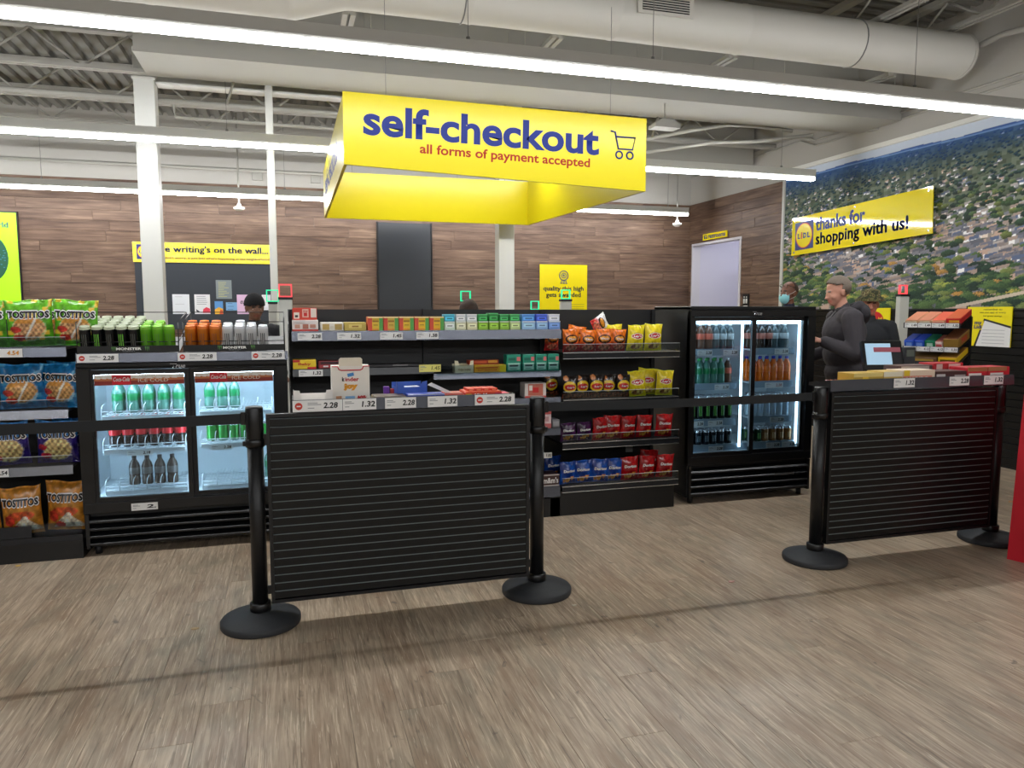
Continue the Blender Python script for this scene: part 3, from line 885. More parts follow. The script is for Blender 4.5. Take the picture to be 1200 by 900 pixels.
# ================================================================== retail fixtures
def ring_frame(b, x0, x1, z0, z1, t, y0, y1, m=0):
    """one connected rectangular frame in XZ, bar width t"""
    o = [(x0, z0), (x1, z0), (x1, z1), (x0, z1)]
    i = [(x0+t, z0+t), (x1-t, z0+t), (x1-t, z1-t), (x0+t, z1-t)]
    V = [[b.bm.verts.new((p[0], y, p[1])) for p in l] for y in (y0, y1) for l in (o, i)]
    fo, fi, bo, bi = V
    for k in range(4):
        j = (k+1) % 4
        for q in ([fo[k], fo[j], fi[j], fi[k]], [bo[j], bo[k], bi[k], bi[j]], [fo[j], fo[k], bo[k], bo[j]], [fi[k], fi[j], bi[j], bi[k]]):
            b.bm.faces.new(q).material_index = m

def stanchion(x, y, label, h=1.055):
    t = thing('stanchion', label, 'stanchion', (x, y, 0), 0)
    b = B(); b.lathe([(0.183, 0.0), (0.186, 0.006), (0.186, 0.026), (0.180, 0.034), (0.12, 0.052), (0.05, 0.066), (0.045, 0.068), (0, 0.068)], 48); b.obj('base', RUBBER, t)
    b = B(); b.lathe([(0.047, 0.066), (0.050, 0.070), (0.050, 0.104), (0.046, 0.108), (0.0, 0.108)], 28); b.obj('base_collar', BLACK2, t)
    b = B(); b.lathe([(0.0365, 0.10), (0.0365, h-0.155), (0, h-0.155)], 28); b.obj('post', BLACK, t)
    b = B(); b.lathe([(0.039, h-0.155), (0.040, h-0.15), (0.040, h-0.008), (0.037, h), (0, h)], 28); b.obj('belt_head', BLACK2, t)
    b = B(); b.lathe([(0.044, h-0.19), (0.044, h-0.155), (0.038, h-0.15), (0.0365, h-0.15)], 28); b.box(-0.055, 0.055, -0.012, 0.012, h-0.185, h-0.162); b.obj('clip_ring', BLACK2, t)
    for a in (0, 1, 2, 3):
        b = B(); b.box(-0.006, 0.006, -0.0435, -0.0385, h-0.115, h-0.03); b.obj('belt_slot', DARK, t, (0, 0, 0), (0, 0, a*PI/2+PI/4))
    return t
YB = 3.666
stanchion(-0.167, YB, 'black belt stanchion at the left end of the nearer slatted barrier')
stanchion(1.238, YB, 'black belt stanchion at the right end of the nearer slatted barrier')
stanchion(3.015, YB, 'black belt stanchion at the left end of the farther slatted barrier')
stanchion(4.387, YB, 'black belt stanchion half hidden behind the red bin', 1.04)
stanchion(-2.35, YB, 'black belt stanchion beyond the left edge of the picture')
def belt(x0, x1, label):
    t = thing('barrier_belt', label, 'belt', ((x0+x1)/2, YB, 1.0))
    b = B(); l = (x1-x0)/2; n = 16
    a = []; c = []
    for i in range(n+1):
        f = i/n*2-1; z = -0.008*(1-f*f)
        a.append((f*l, z-0.024)); c.append((f*l, z+0.024))
    b.prism(a + c[::-1], -0.0012, 0.0012); b.obj('webbing', mat('belt_webbing', (30, 33, 36), 0.75), t)
    for e in (-1, 1):
        b = B(); b.rbox(-0.012, 0.012, -0.008, 0.008, -0.03, 0.03, 0.003); b.obj('belt_clip', BLACK2, t, (e*(l-0.004), 0, 0))
belt(-2.30, -0.212, 'black webbing belt running left from the nearest stanchion')
belt(1.283, 2.97, 'black webbing belt strung between the two slatted barriers')

def barrier(x0, x1, label):
    t = thing('slat_barrier', label, 'barrier', ((x0+x1)/2, 3.64, 0.105))
    l = (x1-x0)/2; H_ = 0.915; n = 22; p = (H_-0.04)/n
    b = B(); ring_frame(b, -l, l, 0, H_, 0.016, -0.014, 0.022); b.obj('frame', BLACK, t)
    b = B(); b.box(-l+0.01, l-0.01, 0.010, 0.018, 0.01, H_-0.01); b.obj('backing_sheet', DARK, t)
    b = B()
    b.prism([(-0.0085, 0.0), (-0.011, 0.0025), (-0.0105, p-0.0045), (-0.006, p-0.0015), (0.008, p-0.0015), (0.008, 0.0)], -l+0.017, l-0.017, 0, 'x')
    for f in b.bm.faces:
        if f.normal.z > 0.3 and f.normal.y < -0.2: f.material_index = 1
    sm = b.mesh('slat', [SLAT, mat('slat_edge_painted_sheen', (118, 126, 126), 0.3)])  # pale chamfer colour paints a highlight line along each slat
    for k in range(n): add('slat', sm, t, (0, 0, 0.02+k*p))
    for e in (-1, 1):
        for z in (0.06, 0.80):
            b = B(); b.box(-0.012, 0.012, 0.012, 0.024, -0.02, 0.02); b.obj('hanger_clip', BLACK2, t, (e*(l+0.005), 0, z))
    return t
barrier(-0.115, 1.182, 'nearer black slatted barrier panel hung between two stanchions')
barrier(3.06, 4.335, 'farther black slatted barrier panel beside the red bin')

def price_shelf(x0, x1, label, z0=1.03, zt=1.085, yb=3.95, zb=1.052, sh=0):
    t = thing('barrier_shelf', label, 'shelf', (x0, 3.60, 0))
    b = B(); b.prism([(0, 0.008), (x1-x0, 0.008), (x1-x0, yb-3.60), (sh, yb-3.60), (sh, 0.2), (0, 0.2)] if sh else [(0, 0.008), (x1-x0, 0.008), (x1-x0, yb-3.60), (0, yb-3.60)], zb, zb+0.006, 0, 'z'); b.obj('shelf_board', BLACK, t)
    b = B(); b.prism([(0.0, z0), (0.004, zt), (0.010, zt), (0.008, z0)], 0, x1-x0, 0, 'x'); b.obj('price_rail', RAIL, t)
    for e in (0.002, x1-x0-0.006):
        ye = 0.2 if sh and e < 0.1 else yb-3.60; b = B(); b.prism([(0.01, zb-0.0), (ye, zb), (ye, zb+0.02), (0.01, zt)], e, e+0.004, 0, 'x'); b.obj('end_plate', BLACK, t)
    return t
S1 = price_shelf(0.005, 1.095, 'narrow candy shelf on top of the nearer slatted barrier')
def ptag(S, ox, xa, xb, zc, h, s, **k): return price_tag(S, (xa+xb)/2-ox, -0.003, zc, xb-xa, h, s, **k)
ptag(S1, 0.005, 0.007, 0.235, 1.0565, 0.054, '2.28', red=True)
ptag(S1, 0.005, 0.237, 0.395, 1.0565, 0.054, '1.32')
ptag(S1, 0.005, 0.437, 0.588, 1.0565, 0.052, '2.28')
ptag(S1, 0.005, 0.646, 0.795, 1.0565, 0.052, '1.32')
ptag(S1, 0.005, 0.885, 1.093, 1.0565, 0.052, '2.28', red=True)
S2 = price_shelf(3.03, 4.43, 'candy shelf on top of the farther slatted barrier', 1.035, 1.10, sh=0.5)
for x, s in ((3.556, '1.32'), (3.98, '2.28'), (4.255, '1.32')): ptag(S2, 3.03, x-0.078, x+0.078, 1.07, 0.056, s)

# ---- gondola with candy, and the chip fixture beside it
G = thing('candy_gondola', 'black gondola shelving full of gum and candy in the centre', 'shelving', (0, 5.0, 0))
b = B(); b.box(0.0, 1.874, 0.45, 0.475, 0, 1.515); b.obj('back_panel', BLACK, G)
for x in (0.0, 0.945, 1.855):
    b = B(); b.box(x, x+0.03, 0.425, 0.45, 0, 1.515); b.obj('upright', BLACK, G)
    for k in range(16):
        pass
b = B(); b.box(0.0, 1.874, 0.02, 0.45, 0.0, 0.14); b.obj('base_plinth', BLACK, G)
HOLE = mat('slot_hole_light', (190, 190, 186), 0.5)
b = B()
for k in range(30): b.box(0.0005, 0.0045, 0.38, 0.385, 0.2+k*0.042, 0.218+k*0.042)
o = b.obj('slot_holes', HOLE, G, (-0.004, -0.34, 0)); o['kind'] = 'stuff'
b = B(); b.prism([(0.02, 0.12), (0.45, 0.12), (0.45, 1.515), (0.40, 1.515), (0.05, 1.40), (0.02, 1.38)], -0.001, 0.004, 0, 'x'); b.obj('end_panel', BLACK, G, (-0.0045, 0, 0))
def gshelf(P, x0, x1, zt, zr, rail=RAIL, y0=0.0, board=BLACK):
    b = B(); b.box(x0, x1, y0+0.01, 0.445, zt-0.014, zt-0.002); b.obj('shelf', board, P)
    b = B(); b.prism([(y0-0.003, zr), (y0+0.003, zt), (y0+0.012, zt), (y0+0.006, zr)], x0, x1, 0, 'x'); b.obj('price_rail', rail, P)
    for e in (x0+0.005, x1-0.009):
        b = B(); b.prism([(0.03, zt-0.014), (0.44, zt-0.014), (0.44, zt-0.09), (0.36, zt-0.09)], e, e+0.004, 0, 'x'); b.obj('bracket', BLACK, P)
gshelf(G, 0.017, 0.94, 1.372, 1.308); gshelf(G, 0.942, 1.868, 1.372, 1.308)
gshelf(G, 0.017, 0.94, 1.125, 1.078, mat('rail_dark_grey', (70, 72, 74), 0.4)); gshelf(G, 0.942, 1.868, 1.075, 1.035)
gshelf(G, 0.017, 0.94, 0.885, 0.835); gshelf(G, 0.942, 1.868, 0.885, 0.835)
gshelf(G, 0.017, 0.94, 0.60, 0.55); gshelf(G, 0.942, 1.868, 0.66, 0.61)
gshelf(G, 0.017, 0.94, 0.23, 0.155); gshelf(G, 0.942, 1.868, 0.23, 0.155)
YTAG = mat('tag_yellow', (240, 232, 130), 0.4)
for x, s in ((0.13, '2.28'), (0.38, '1.32'), (0.657, '1.45'), (0.90, '1.38')): price_tag(G, x, -0.006, 1.338, 0.152, 0.046, s)
price_tag(G, 0.13, -0.006, 1.1, 0.152, 0.042, '1.32')
price_tag(G, 0.915, -0.006, 1.115, 0.15, 0.05, '1.45', col=YTAG, ink=mat('ink_olive', (130, 130, 60), 0.5))
price_tag(G, 1.75, -0.006, 0.465, 0.1, 0.04, '1.32')
b = B(); b.box(0.96, 1.86, 0.0, 0.002, 1.06, 1.13); b.obj('clear_fence', ACRYL, G)
price_tag(G, 1.3, -0.006, 0.19, 0.15, 0.04, '1.32')

H = thing('chip_fixture', 'black shelving unit of small chip bags beside the tall fridge', 'shelving', (0, 5.0, 0))
b = B(); b.box(1.878, 2.835, 0.45, 0.475, 0, 1.515); b.obj('back_panel', BLACK, H)
for x in (1.878, 2.805):
    b = B(); b.box(x, x+0.03, 0.425, 0.45, 0, 1.515); b.obj('upright', BLACK, H)
b = B(); b.box(1.80, 2.81, 0.02, 0.45, 0.0, 0.18); b.obj('base_plinth', BLACK, H)
DR = mat('rail_black_gloss', (46, 48, 52), 0.22, metal=0.5)
for zt, x0, x1 in ((1.205, 1.883, 2.82), (0.862, 1.886, 2.82), (0.545, 1.80, 2.83), (0.225, 1.80, 2.83)):
    x0 = max(x0, 1.883)
    b = B(); b.box(x0, x1, 0.0, 0.445, zt-0.02, zt); b.obj('shelf', BLACK, H)
    b = B(); b.box(x0, x1, -0.004, 0.0, zt-0.046, zt-0.003); b.obj('price_rail', DR, H)
    b = B(); b.box(x0, x1, -0.006, -0.003, zt-0.005, zt+0.001); b.box(x0, x1, -0.006, -0.003, zt-0.047, zt-0.042); o = b.obj('rail_lip', SILV, H); o['kind'] = 'stuff'
    b = B(); b.box(x0, x1, -0.001, 0.0015, zt, zt+0.058); b.obj('clear_fence', ACRYL, H)
    b = B(); b.box(x0, x1, -0.0015, 0.002, zt+0.058, zt+0.061); b.obj('fence_edge', mat('acrylic_edge', (190, 196, 198), 0.2), H)
b = B(); b.box(2.60, 2.66, 0.44, 0.449, 0.36, 0.42); b.obj('socket_plate', C(150, 150, 148), H)

K = thing('tortilla_chip_fixture', 'black shelving unit of large tortilla chip bags at far left', 'shelving', (0, 5.0, 0))
b = B(); b.box(-3.1, -1.25, 0.55, 0.575, 0, 1.45); b.obj('back_panel', BLACK, K)
b = B(); b.box(-3.1, -1.238, -0.02, 0.55, 0.0, 0.12); b.obj('base_plinth', BLACK, K)
b = B(); b.box(-3.1, -1.238, -0.026, -0.018, 0.115, 0.15); b.obj('base_lip', DR, K)
b = B(); b.box(-1.27, -1.25, 0.50, 0.55, 0.12, 1.45); b.obj('upright', BLACK, K)
LR = mat('rail_bright_grey', (150, 152, 160), 0.22, metal=0.8)
for zt, zr, x1 in ((1.288, 1.232, -1.275), (0.915, 0.862, -1.283), (0.576, 0.522, -1.275)):
    b = B(); b.box(-3.1, x1, 0.01, 0.545, zt-0.014, zt-0.002); b.obj('shelf', BLACK, K)
    b = B(); b.prism([(-0.004, zr), (0.003, zt), (0.012, zt), (0.006, zr)], -3.1, x1, 0, 'x'); b.obj('price_rail', LR if zt < 1.2 else RAIL, K)
    b = B(); b.box(-3.1, x1, 0.0, 0.002, zt, zt+0.06); b.obj('clear_fence', ACRYL, K)
    b = B(); b.box(-3.1, x1, -0.0005, 0.0025, zt+0.06, zt+0.063); b.obj('fence_edge', mat('acrylic_edge', (190, 196, 198), 0.2), K)
b = B(); b.box(-3.1, -1.245, -0.005, -0.003, 0.15, 0.225); b.obj('clear_fence', ACRYL, K)
b = B(); b.box(-1.72, -1.505, -0.03, -0.026, 0.155, 0.225); b.obj('label_holder', DR, K)
price_tag(K, -1.60, -0.008, 1.258, 0.2, 0.05, '4.54', ink=mat('ink_orange', (220, 150, 40), 0.5))
price_tag(K, -1.68, -0.008, 0.55, 0.14, 0.048, '4.54')

# ---- fridges
INN = mat('fridge_lining', (214, 222, 228), 0.45)
TUBE = mat('fridge_led', (214, 240, 255), 0.5, emit=5.5)
WIRE = mat('wire_white', (226, 232, 236), 0.35)
TUBEL = mat('fridge_led_bright', (222, 242, 255), 0.5, emit=22.0)
def fridge(nm, label, x0, x1, yf, yb, H_, gz0, gz1, doors, shelves, ledx, header=None, badge=(0.5, 0.1)):
    T = thing(nm, label, 'fridge', (0, yf, 0))
    D = yb-yf
    b = B(); b.rbox(x0, x0+0.03, 0.012, D, 0.06, H_-0.005, 0.004); b.obj('side_panel', BLACK, T)
    b = B(); b.rbox(x1-0.03, x1, 0.012, D, 0.06, H_-0.005, 0.004); b.obj('side_panel', BLACK, T)
    b = B(); b.box(x0+0.03, x1-0.03, D-0.03, D, 0.06, H_-0.01); b.obj('back_panel', INN, T)
    b = B(); b.rbox(x0, x1, 0.0, D, H_-0.03, H_, 0.006); b.obj('top_panel', BLACK2, T)
    b = B(); b.box(x0+0.03, x1-0.03, 0.06, D-0.03, gz1+0.01, H_-0.03); b.obj('inner_ceiling', INN, T)
    b = B(); b.box(x0+0.03, x1-0.03, 0.06, D-0.03, gz0-0.03, gz0-0.005); b.obj('inner_floor', INN, T)
    for xx in (x0+0.03, x1-0.034):
        b = B(); b.box(xx, xx+0.004, 0.06, D-0.03, gz0, gz1+0.01); b.obj('inner_side', INN, T)
    # black face: header, stiles, sill
    xa, xb = doors[0][0]-0.02, doors[-1][1]+0.02
    b = B(); b.rbox(x0, x1, -0.004, 0.05, gz1+0.035, H_-0.03, 0.004); b.obj('header_panel', BLACK2, T)
    b = B(); b.box(x0, xa, 0, 0.055, gz0-0.04, gz1+0.035); b.obj('stile', BLACK2, T)
    b = B(); b.box(xb, x1, 0, 0.055, gz0-0.04, gz1+0.035); b.obj('stile', BLACK2, T)
    b = B(); b.rbox(x0, x1, -0.004, 0.06, gz0-0.095, gz0-0.03, 0.004); b.obj('sill', BLACK2, T)
    # lower grille
    b = B(); b.box(x0+0.005, x1-0.005, 0.03, D, 0.05, gz0-0.095); b.obj('machine_housing', DARK, T)
    n = 4; zt = gz0-0.115; zb_ = 0.06; p = (zt-zb_)/n
    b = B(); b.prism([(-0.006, p*0.15), (0.004, p*0.05), (0.028, p*0.8), (0.028, p*0.92), (-0.006, p*0.35)], x0+0.03, x1-0.03, 0, 'x')
    lm = b.mesh('louver', BLACK2)
    for k in range(n): add('louver', lm, T, (0, 0, zb_+k*p))
    for xx in (x0+0.01, x1-0.03):
        b = B(); b.box(xx, xx+0.02, -0.008, 0.03, 0.05, gz0-0.1); b.obj('grille_end', BLACK2, T)
    for xx in (x0+0.06, x1-0.06):
        for yy in (0.06, D-0.06):
            b = B(); b.lathe([(0.02, 0), (0.02, 0.052), (0, 0.052)], 10, o=(xx, yy, 0)); b.obj('foot', DARK, T)
    # sliding doors
    for i, (a, c) in enumerate(doors):
        dy = 0.008 if i == 0 else 0.034
        d = B(); ring_frame(d, a-0.028, c+0.028, gz0-0.03, gz1+0.03, 0.028, dy, dy+0.022); d = d.obj('door', BLACK2, T)
        b = B(); b.box(a, c, dy+0.009, dy+0.013, gz0, gz1); b.obj('glass_pane', GLASS, d)
        b = B(); b.rbox((a-0.021) if i == 0 else (c+0.008), (a-0.01) if i == 0 else (c+0.019), dy-0.012, dy, (gz0+gz1)/2-0.0, (gz0+gz1)/2+0.09, 0.003); b.obj('handle', DARK, d)
        if header: header(d, a, c, dy+0.0065)
    for (xa_, xb_, z, kind) in shelves:
        b = B()
        if kind == 'wire':
            for k in range(5): b.tube([(xa_, 0.09+k*0.09, z), (xb_, 0.09+k*0.09, z)], 0.003, 5)
            n = int((xb_-xa_)/0.0215)
            for k in range(n+1):
                x = xa_ + k*(xb_-xa_)/n; b.box(x-0.001, x+0.001, 0.08, D-0.05, z+0.001, z+0.003)
            n = max(1, round((xb_-xa_)/0.085))
            for k in range(n+1):
                x = xa_ + k*(xb_-xa_)/n
                b.tube([(x, 0.075, z-0.02), (x, 0.075, z+0.042), (x, 0.10, z+0.062), (x, 0.16, z+0.07)], 0.0028, 5)
            b.tube([(xa_, 0.075, z+0.028), (xb_, 0.075, z+0.028)], 0.0028, 5)
            b.box(xa_, xb_, 0.072, 0.078, z-0.03, z-0.004)
            o = b.obj('wire_shelf', WIRE, T); o['kind'] = 'stuff'
        else:
            b.box(xa_, xb_, 0.085, D-0.05, z-0.012, z); b.obj('shelf', INN, T)
            b = B(); b.box(xa_, xb_, 0.078, 0.085, z-0.045, z+0.008); b.obj('shelf_rail', mat('shelf_edge_blue', (150, 168, 184), 0.3), T)
    for (lx, z0, z1) in ledx:
        b = B(); b.box(lx-0.006, lx+0.006, 0.062, 0.078, z0, z1); b.obj('led_tube', TUBEL if header else TUBE, T)
    b = B(); b.box(doors[0][0], doors[-1][1], 0.064, 0.082, gz1-0.024, gz1+0.004); b.obj('led_tube', TUBEL if header else TUBE, T)
    txt('True', SILV, T, (badge[0], -0.0055, badge[1]), w=0.075, h=0.028, bold=0.02, shear=0.35, name='badge_lettering')
    b = B(); b.box(badge[0]-0.05, badge[0]-0.012, -0.0055, -0.0045, badge[1]+0.011, badge[1]+0.014); b.obj('badge_swash', SILV, T)
    return T
def cola_header(d, a, c, y):
    b = B()
    z1_, z0_ = 1.115, 1.052
    b.box(a+0.002, c-0.002, y, y+0.002, z0_, z0_+0.026, 0); b.box(a+0.002, c-0.002, y, y+0.002, z0_+0.026, z1_-0.022, 1); b.box(a+0.002, c-0.002, y, y+0.002, z1_-0.022, z1_, 2)
    o = b.obj('header_strip', [C(150, 44, 30), C(206, 120, 70), C(232, 224, 212)], d)
    q = random.Random(4)
    b = B()
    x = a+0.01
    while x < c-0.04:
        w_ = q.uniform(0.02, 0.045); b.prism([(x, z1_-0.024), (x+w_, z1_-0.026), (x+w_*0.8, z1_-0.008), (x+w_*0.3, z1_-0.004)], y-0.0006, y); x += w_*1.4
    o2 = b.obj('printed_ice', C(240, 236, 226), d); o2['kind'] = 'stuff'
    cx = a + (c-a)*0.30
    b = B(); b.rbox(cx-0.052, cx+0.052, y-0.002, y, z0_+0.004, z1_-0.001, 0.0009); b.obj('red_emblem', C(214, 24, 40), d)
    txt('Coca-Cola', WHITE, d, (cx, y-0.003, (z0_+z1_)/2+0.004), w=0.09, h=0.026, bold=0.02, shear=0.3)
    txt('ICE COLD', C(236, 220, 200), d, (a+(c-a)*0.65, y-0.003, (z0_+z1_)/2-0.004), w=0.17, h=0.022, bold=0.0)
FL = fridge('low_fridge', 'low black glass-door fridge with cans racked on top', -1.232, -0.018, 5.0, 5.62, 1.19, 0.36, 1.115,
    [(-1.14, -0.633), (-0.578, -0.105)],
    [(-1.12, -0.65, 0.855, 'wire'), (-1.12, -0.65, 0.645, 'wire'), (-1.12, -0.65, 0.385, 'wire'), (-0.56, -0.12, 0.865, 'wire'), (-0.56, -0.12, 0.655, 'wire'), (-0.56, -0.12, 0.385, 'wire')],
    [(-0.606, 0.38, 1.09), (-0.075, 0.38, 1.09), (-1.17, 0.38, 1.09)], cola_header, (-0.66, 1.166))
price_tag(FL, -0.915, 0.068, 0.828, 0.15, 0.03, '2.18'); price_tag(FL, -0.915, 0.068, 0.618, 0.15, 0.034, '2.18'); price_tag(FL, -0.435, 0.068, 0.628, 0.135, 0.036, '2.28')
price_tag(FL, -0.89, -0.008, 0.292, 0.15, 0.045, '2.')
b = B(); b.prism([(-0.012, 1.192), (-0.006, 1.248), (0.002, 1.248), (-0.004, 1.192)], -1.225, -0.01, 0, 'x'); b.obj('price_rail', RAIL, FL)
b = B(); b.box(-1.225, -0.01, 0.0, 0.45, 1.192, 1.197); b.obj('top_tray', BLACK, FL)
for x, s in ((-1.105, '2.28'), (-0.55, '2.28'), (-0.13, '2.28')): price_tag(FL, x, -0.014, 1.22, 0.225 if x < -0.2 else 0.2, 0.05, s, red=True)
FR = fridge('tall_fridge', 'tall black glass-door fridge of sodas beside the chip shelves', 2.935, 4.065, 5.04, 5.64, 1.54, 0.40, 1.425,
    [(2.985, 3.482), (3.538, 3.975)],
    [(2.99, 3.40, 1.20, 's'), (2.99, 3.40, 0.93, 's'), (2.99, 3.40, 0.645, 's'), (2.99, 3.96, 0.44, 's'), (3.55, 3.93, 1.20, 's'), (3.55, 3.93, 0.935, 's'), (3.55, 3.93, 0.65, 's')],
    [(3.435, 0.42, 1.4), (3.965, 0.42, 1.4), (2.978, 0.42, 1.4)], None, (3.52, 1.485))
for x, z in ((3.10, 1.178), (3.33, 1.178), (3.80, 1.18), (3.26, 0.905), (3.04, 0.62), (3.21, 0.62), (3.78, 0.625), (3.22, 0.415), (3.75, 0.418), (3.90, 0.418)):
    price_tag(FR, x, 0.064, z, 0.13 if z > 0.5 else 0.13, 0.045, '2.28')
price_tag(FR, 3.74, 0.064, 0.908, 0.17, 0.045, '2.28', ink=mat('ink_pale_red', (190, 130, 130), 0.5))
b = B(); b.box(3.72, 3.9, -0.009, -0.006, 0.185, 0.2); b.obj('rating_plate', SILV, FR)

# ================================================================== drinks
def can_mesh(key, body, accent=None, rim=SILV, r=0.0315, h=0.155):
    b = B()
    b.lathe([(r*0.8, 0), (r, 0.008), (r, 0.03), (r, h-0.045), (r, h-0.018), (r*0.86, h-0.004), (r*0.86, h), (r*0.78, h-0.001), (r*0.76, h-0.005), (0, h-0.005)], 36, [1, 0, 0, 0, 2, 2, 2, 2, 2])
    if accent:
        for f in b.bm.faces:
            c = f.calc_center_median()
            if 0.03 < c.z < h-0.045:
                a = math.degrees(math.atan2(c.y, c.x))
                if any(abs(a+90+o_) < 4 for o_ in (25, 5, -15)): f.material_index = 3
    return b.mesh('drink_can', [body, rim, rim, accent or body])
CB = can_mesh('k', C(16, 18, 20, 0.25), C(110, 190, 60), C(196, 204, 176, 0.3))
CB2 = can_mesh('k2', C(16, 18, 20, 0.25), C(70, 74, 70), C(196, 204, 176, 0.3))
CG = can_mesh('g', mat('can_green', (112, 188, 48), 0.22, metal=0.4), C(60, 120, 30), mat('can_rim_green', (140, 206, 74), 0.25, metal=0.4))
CO = can_mesh('o', mat('can_orange', (206, 120, 36), 0.22, metal=0.4), C(120, 60, 20), mat('can_rim_orange', (232, 130, 60), 0.25, metal=0.3))
CW = can_mesh('w', mat('can_white', (212, 214, 216), 0.25, metal=0.3), C(60, 62, 66), mat('can_rim_white', (226, 230, 236), 0.25, metal=0.3))
def rack(x0, x1, label):
    t = thing('can_rack', label, 'rack', (x0, 5.0, 1.2))
    w_ = x1-x0
    b = B(); b.prism([(0.0, 0.045), (0.42, 0.13), (0.42, 0.124), (0.0, 0.039)], 0.004, w_-0.004, 0, 'x'); b.obj('sloped_tray', BLACK2, t)
    b = B(); b.box(0, w_, -0.003, 0.0, 0.052, 0.092); b.obj('front_plate', BLACK2, t)
    txt('MONSTER', WHITE, t, (w_*0.5, -0.0045, 0.074), w=0.14, h=0.016, bold=0.04)
    txt('ENERGY', GREYINK, t, (w_*0.5, -0.0045, 0.06), w=0.07, h=0.006, bold=0.0)
    for cx in (0.35, 0.68):
        for o_ in (-1, 0, 1):
            b = B(); b.prism([(-0.003, 0.014), (0.003, 0.014), (0.0015, -0.016+abs(o_)*0.005)], -0.0045, -0.003); b.obj('claw_mark', C(90, 150, 70), t, (w_*cx+o_*0.009, 0, 0.072))
    b = B()
    for z, dz_ in ((0.115, 0.085), (0.235, 0.06)):
        if z > 0.2:
            b.tube([(0, 0.42, z+dz_), (0, 0.0, z), ], 0.003, 6); b.tube([(w_, 0.42, z+dz_), (w_, 0.0, z)], 0.003, 6); b.tube([(0, 0.42, z+dz_), (w_, 0.42, z+dz_)], 0.003, 6)
            if x0 > -0.7: b.tube([(0, 0, z), (w_, 0, z)], 0.003, 6)
        else:
            b.tube([(0, 0.42, z+dz_), (0, 0.0, z), (w_, 0.0, z), (w_, 0.42, z+dz_)], 0.003, 6)
    for x in (0, w_):
        for y in (0, 0.42): b.tube([(x, y, 0.0), (x, y, 0.235+(0.06 if y else 0))], 0.003, 6)
    o = b.obj('wire_guard', BLACK2, t); o['kind'] = 'stuff'
rack(-1.215, -0.655, 'black sloped wire rack holding black and green cans')
rack(-0.628, -0.03, 'black sloped wire rack holding orange and white cans')
ROWN = ['front', 'second', 'third', 'fourth', 'fifth']
def can_block(me, xs, depth, colr, rackl, grp):
    for i, x in enumerate(xs):
        n = depth[i] if isinstance(depth, (list, tuple)) else depth
        for k in range(n):
            y = 5.04 + k*0.068
            o = add('drink_can', CB2 if me is CB and i in (0, 2, 4) else me, None, (x, y, 1.246 + (y-5.0)*0.2024+0.007), (R(-11.4)*-1, 0, 0))
            tag(o, f'{colr} energy drink can, {ORD[i]} from left, {ROWN[k]} row of the {rackl} rack', 'can', grp)
can_block(CB, [-1.173+0.0665*i for i in range(5)], [5, 5, 5, 5, 5], 'black', 'left', 'black cans on the low fridge')
can_block(CG, [-1.173+0.0665*i for i in range(5, 8)], [3, 3, 1], 'green', 'left', 'green cans on the low fridge')
can_block(CO, [-0.588+0.071*i for i in range(3)], 3, 'orange', 'right', 'orange cans on the low fridge')
can_block(CW, [-0.588+0.071*3+0.004+0.071*i for i in range(4)], [2, 3, 2, 1], 'white', 'right', 'white cans on the low fridge')

_bt = {}
def bottle_parts(key, body, label, cap, h=0.21, r=0.033):
    if key in _bt: return _bt[key]
    s = h/0.21
    b = B(); b.lathe([(0, 0), (r*0.75, 0.0), (r, 0.012*s), (r, 0.05*s), (r*0.93, 0.065*s), (r, 0.08*s), (r, 0.135*s), (r*0.82, 0.158*s), (r*0.45, 0.182*s), (r*0.38, 0.193*s), (0, 0.193*s)], 18)
    m1 = b.mesh('bottle_body', body)
    b = B(); b.lathe([(r*1.01, 0.082*s), (r*1.02, 0.083*s), (r*1.02, 0.128*s), (r*1.01, 0.129*s)], 18); m2 = b.mesh('bottle_label', label)
    b = B(); b.lathe([(r*0.43, 0.190*s), (r*0.43, h), (0, h)], 14); m3 = b.mesh('bottle_cap', cap)
    _bt[key] = (m1, m2, m3)
    return _bt[key]
CLEARG = mat('bottle_clear_green', (84, 136, 120), 0.12, spec=0.8)
COLA = mat('bottle_cola', (36, 20, 18), 0.1, spec=0.8)
BOT = {
    'lime': (CLEARG, mat('label_green', (16, 124, 70), 0.3), mat('cap_green', (40, 160, 80), 0.4)),
    'cola': (COLA, mat('label_red', (206, 34, 44), 0.3), mat('cap_red', (200, 40, 40), 0.4)),
    'dark': (mat('bottle_brown_drink', (64, 50, 42), 0.15), mat('label_dark', (88, 84, 82), 0.3), mat('cap_dark', (50, 44, 42), 0.4)),
    'orange': (mat('bottle_orange_drink', (236, 112, 22), 0.1, spec=0.8), mat('label_orange', (244, 120, 24), 0.3), mat('cap_blue', (50, 60, 180), 0.4)),
    'diet': (COLA, mat('label_silver_red', (200, 120, 104), 0.3), mat('cap_grey', (90, 90, 96), 0.4)),
    'salmon': (mat('bottle_amber_drink', (96, 60, 44), 0.1), mat('label_salmon', (222, 100, 76), 0.3), mat('cap_white', (220, 220, 220), 0.4)),
    'clear': (mat('bottle_grey_drink', (70, 84, 88), 0.1), mat('label_white', (190, 194, 196), 0.3), mat('cap_white', (220, 220, 220), 0.4)),
}
ADJ = {'lime': 'green-labelled clear bottle', 'cola': 'red-labelled cola bottle', 'dark': 'dark brown drink bottle', 'orange': 'orange soda bottle', 'diet': 'pale-red-labelled cola bottle', 'salmon': 'salmon-labelled amber bottle', 'clear': 'white-labelled grey bottle'}
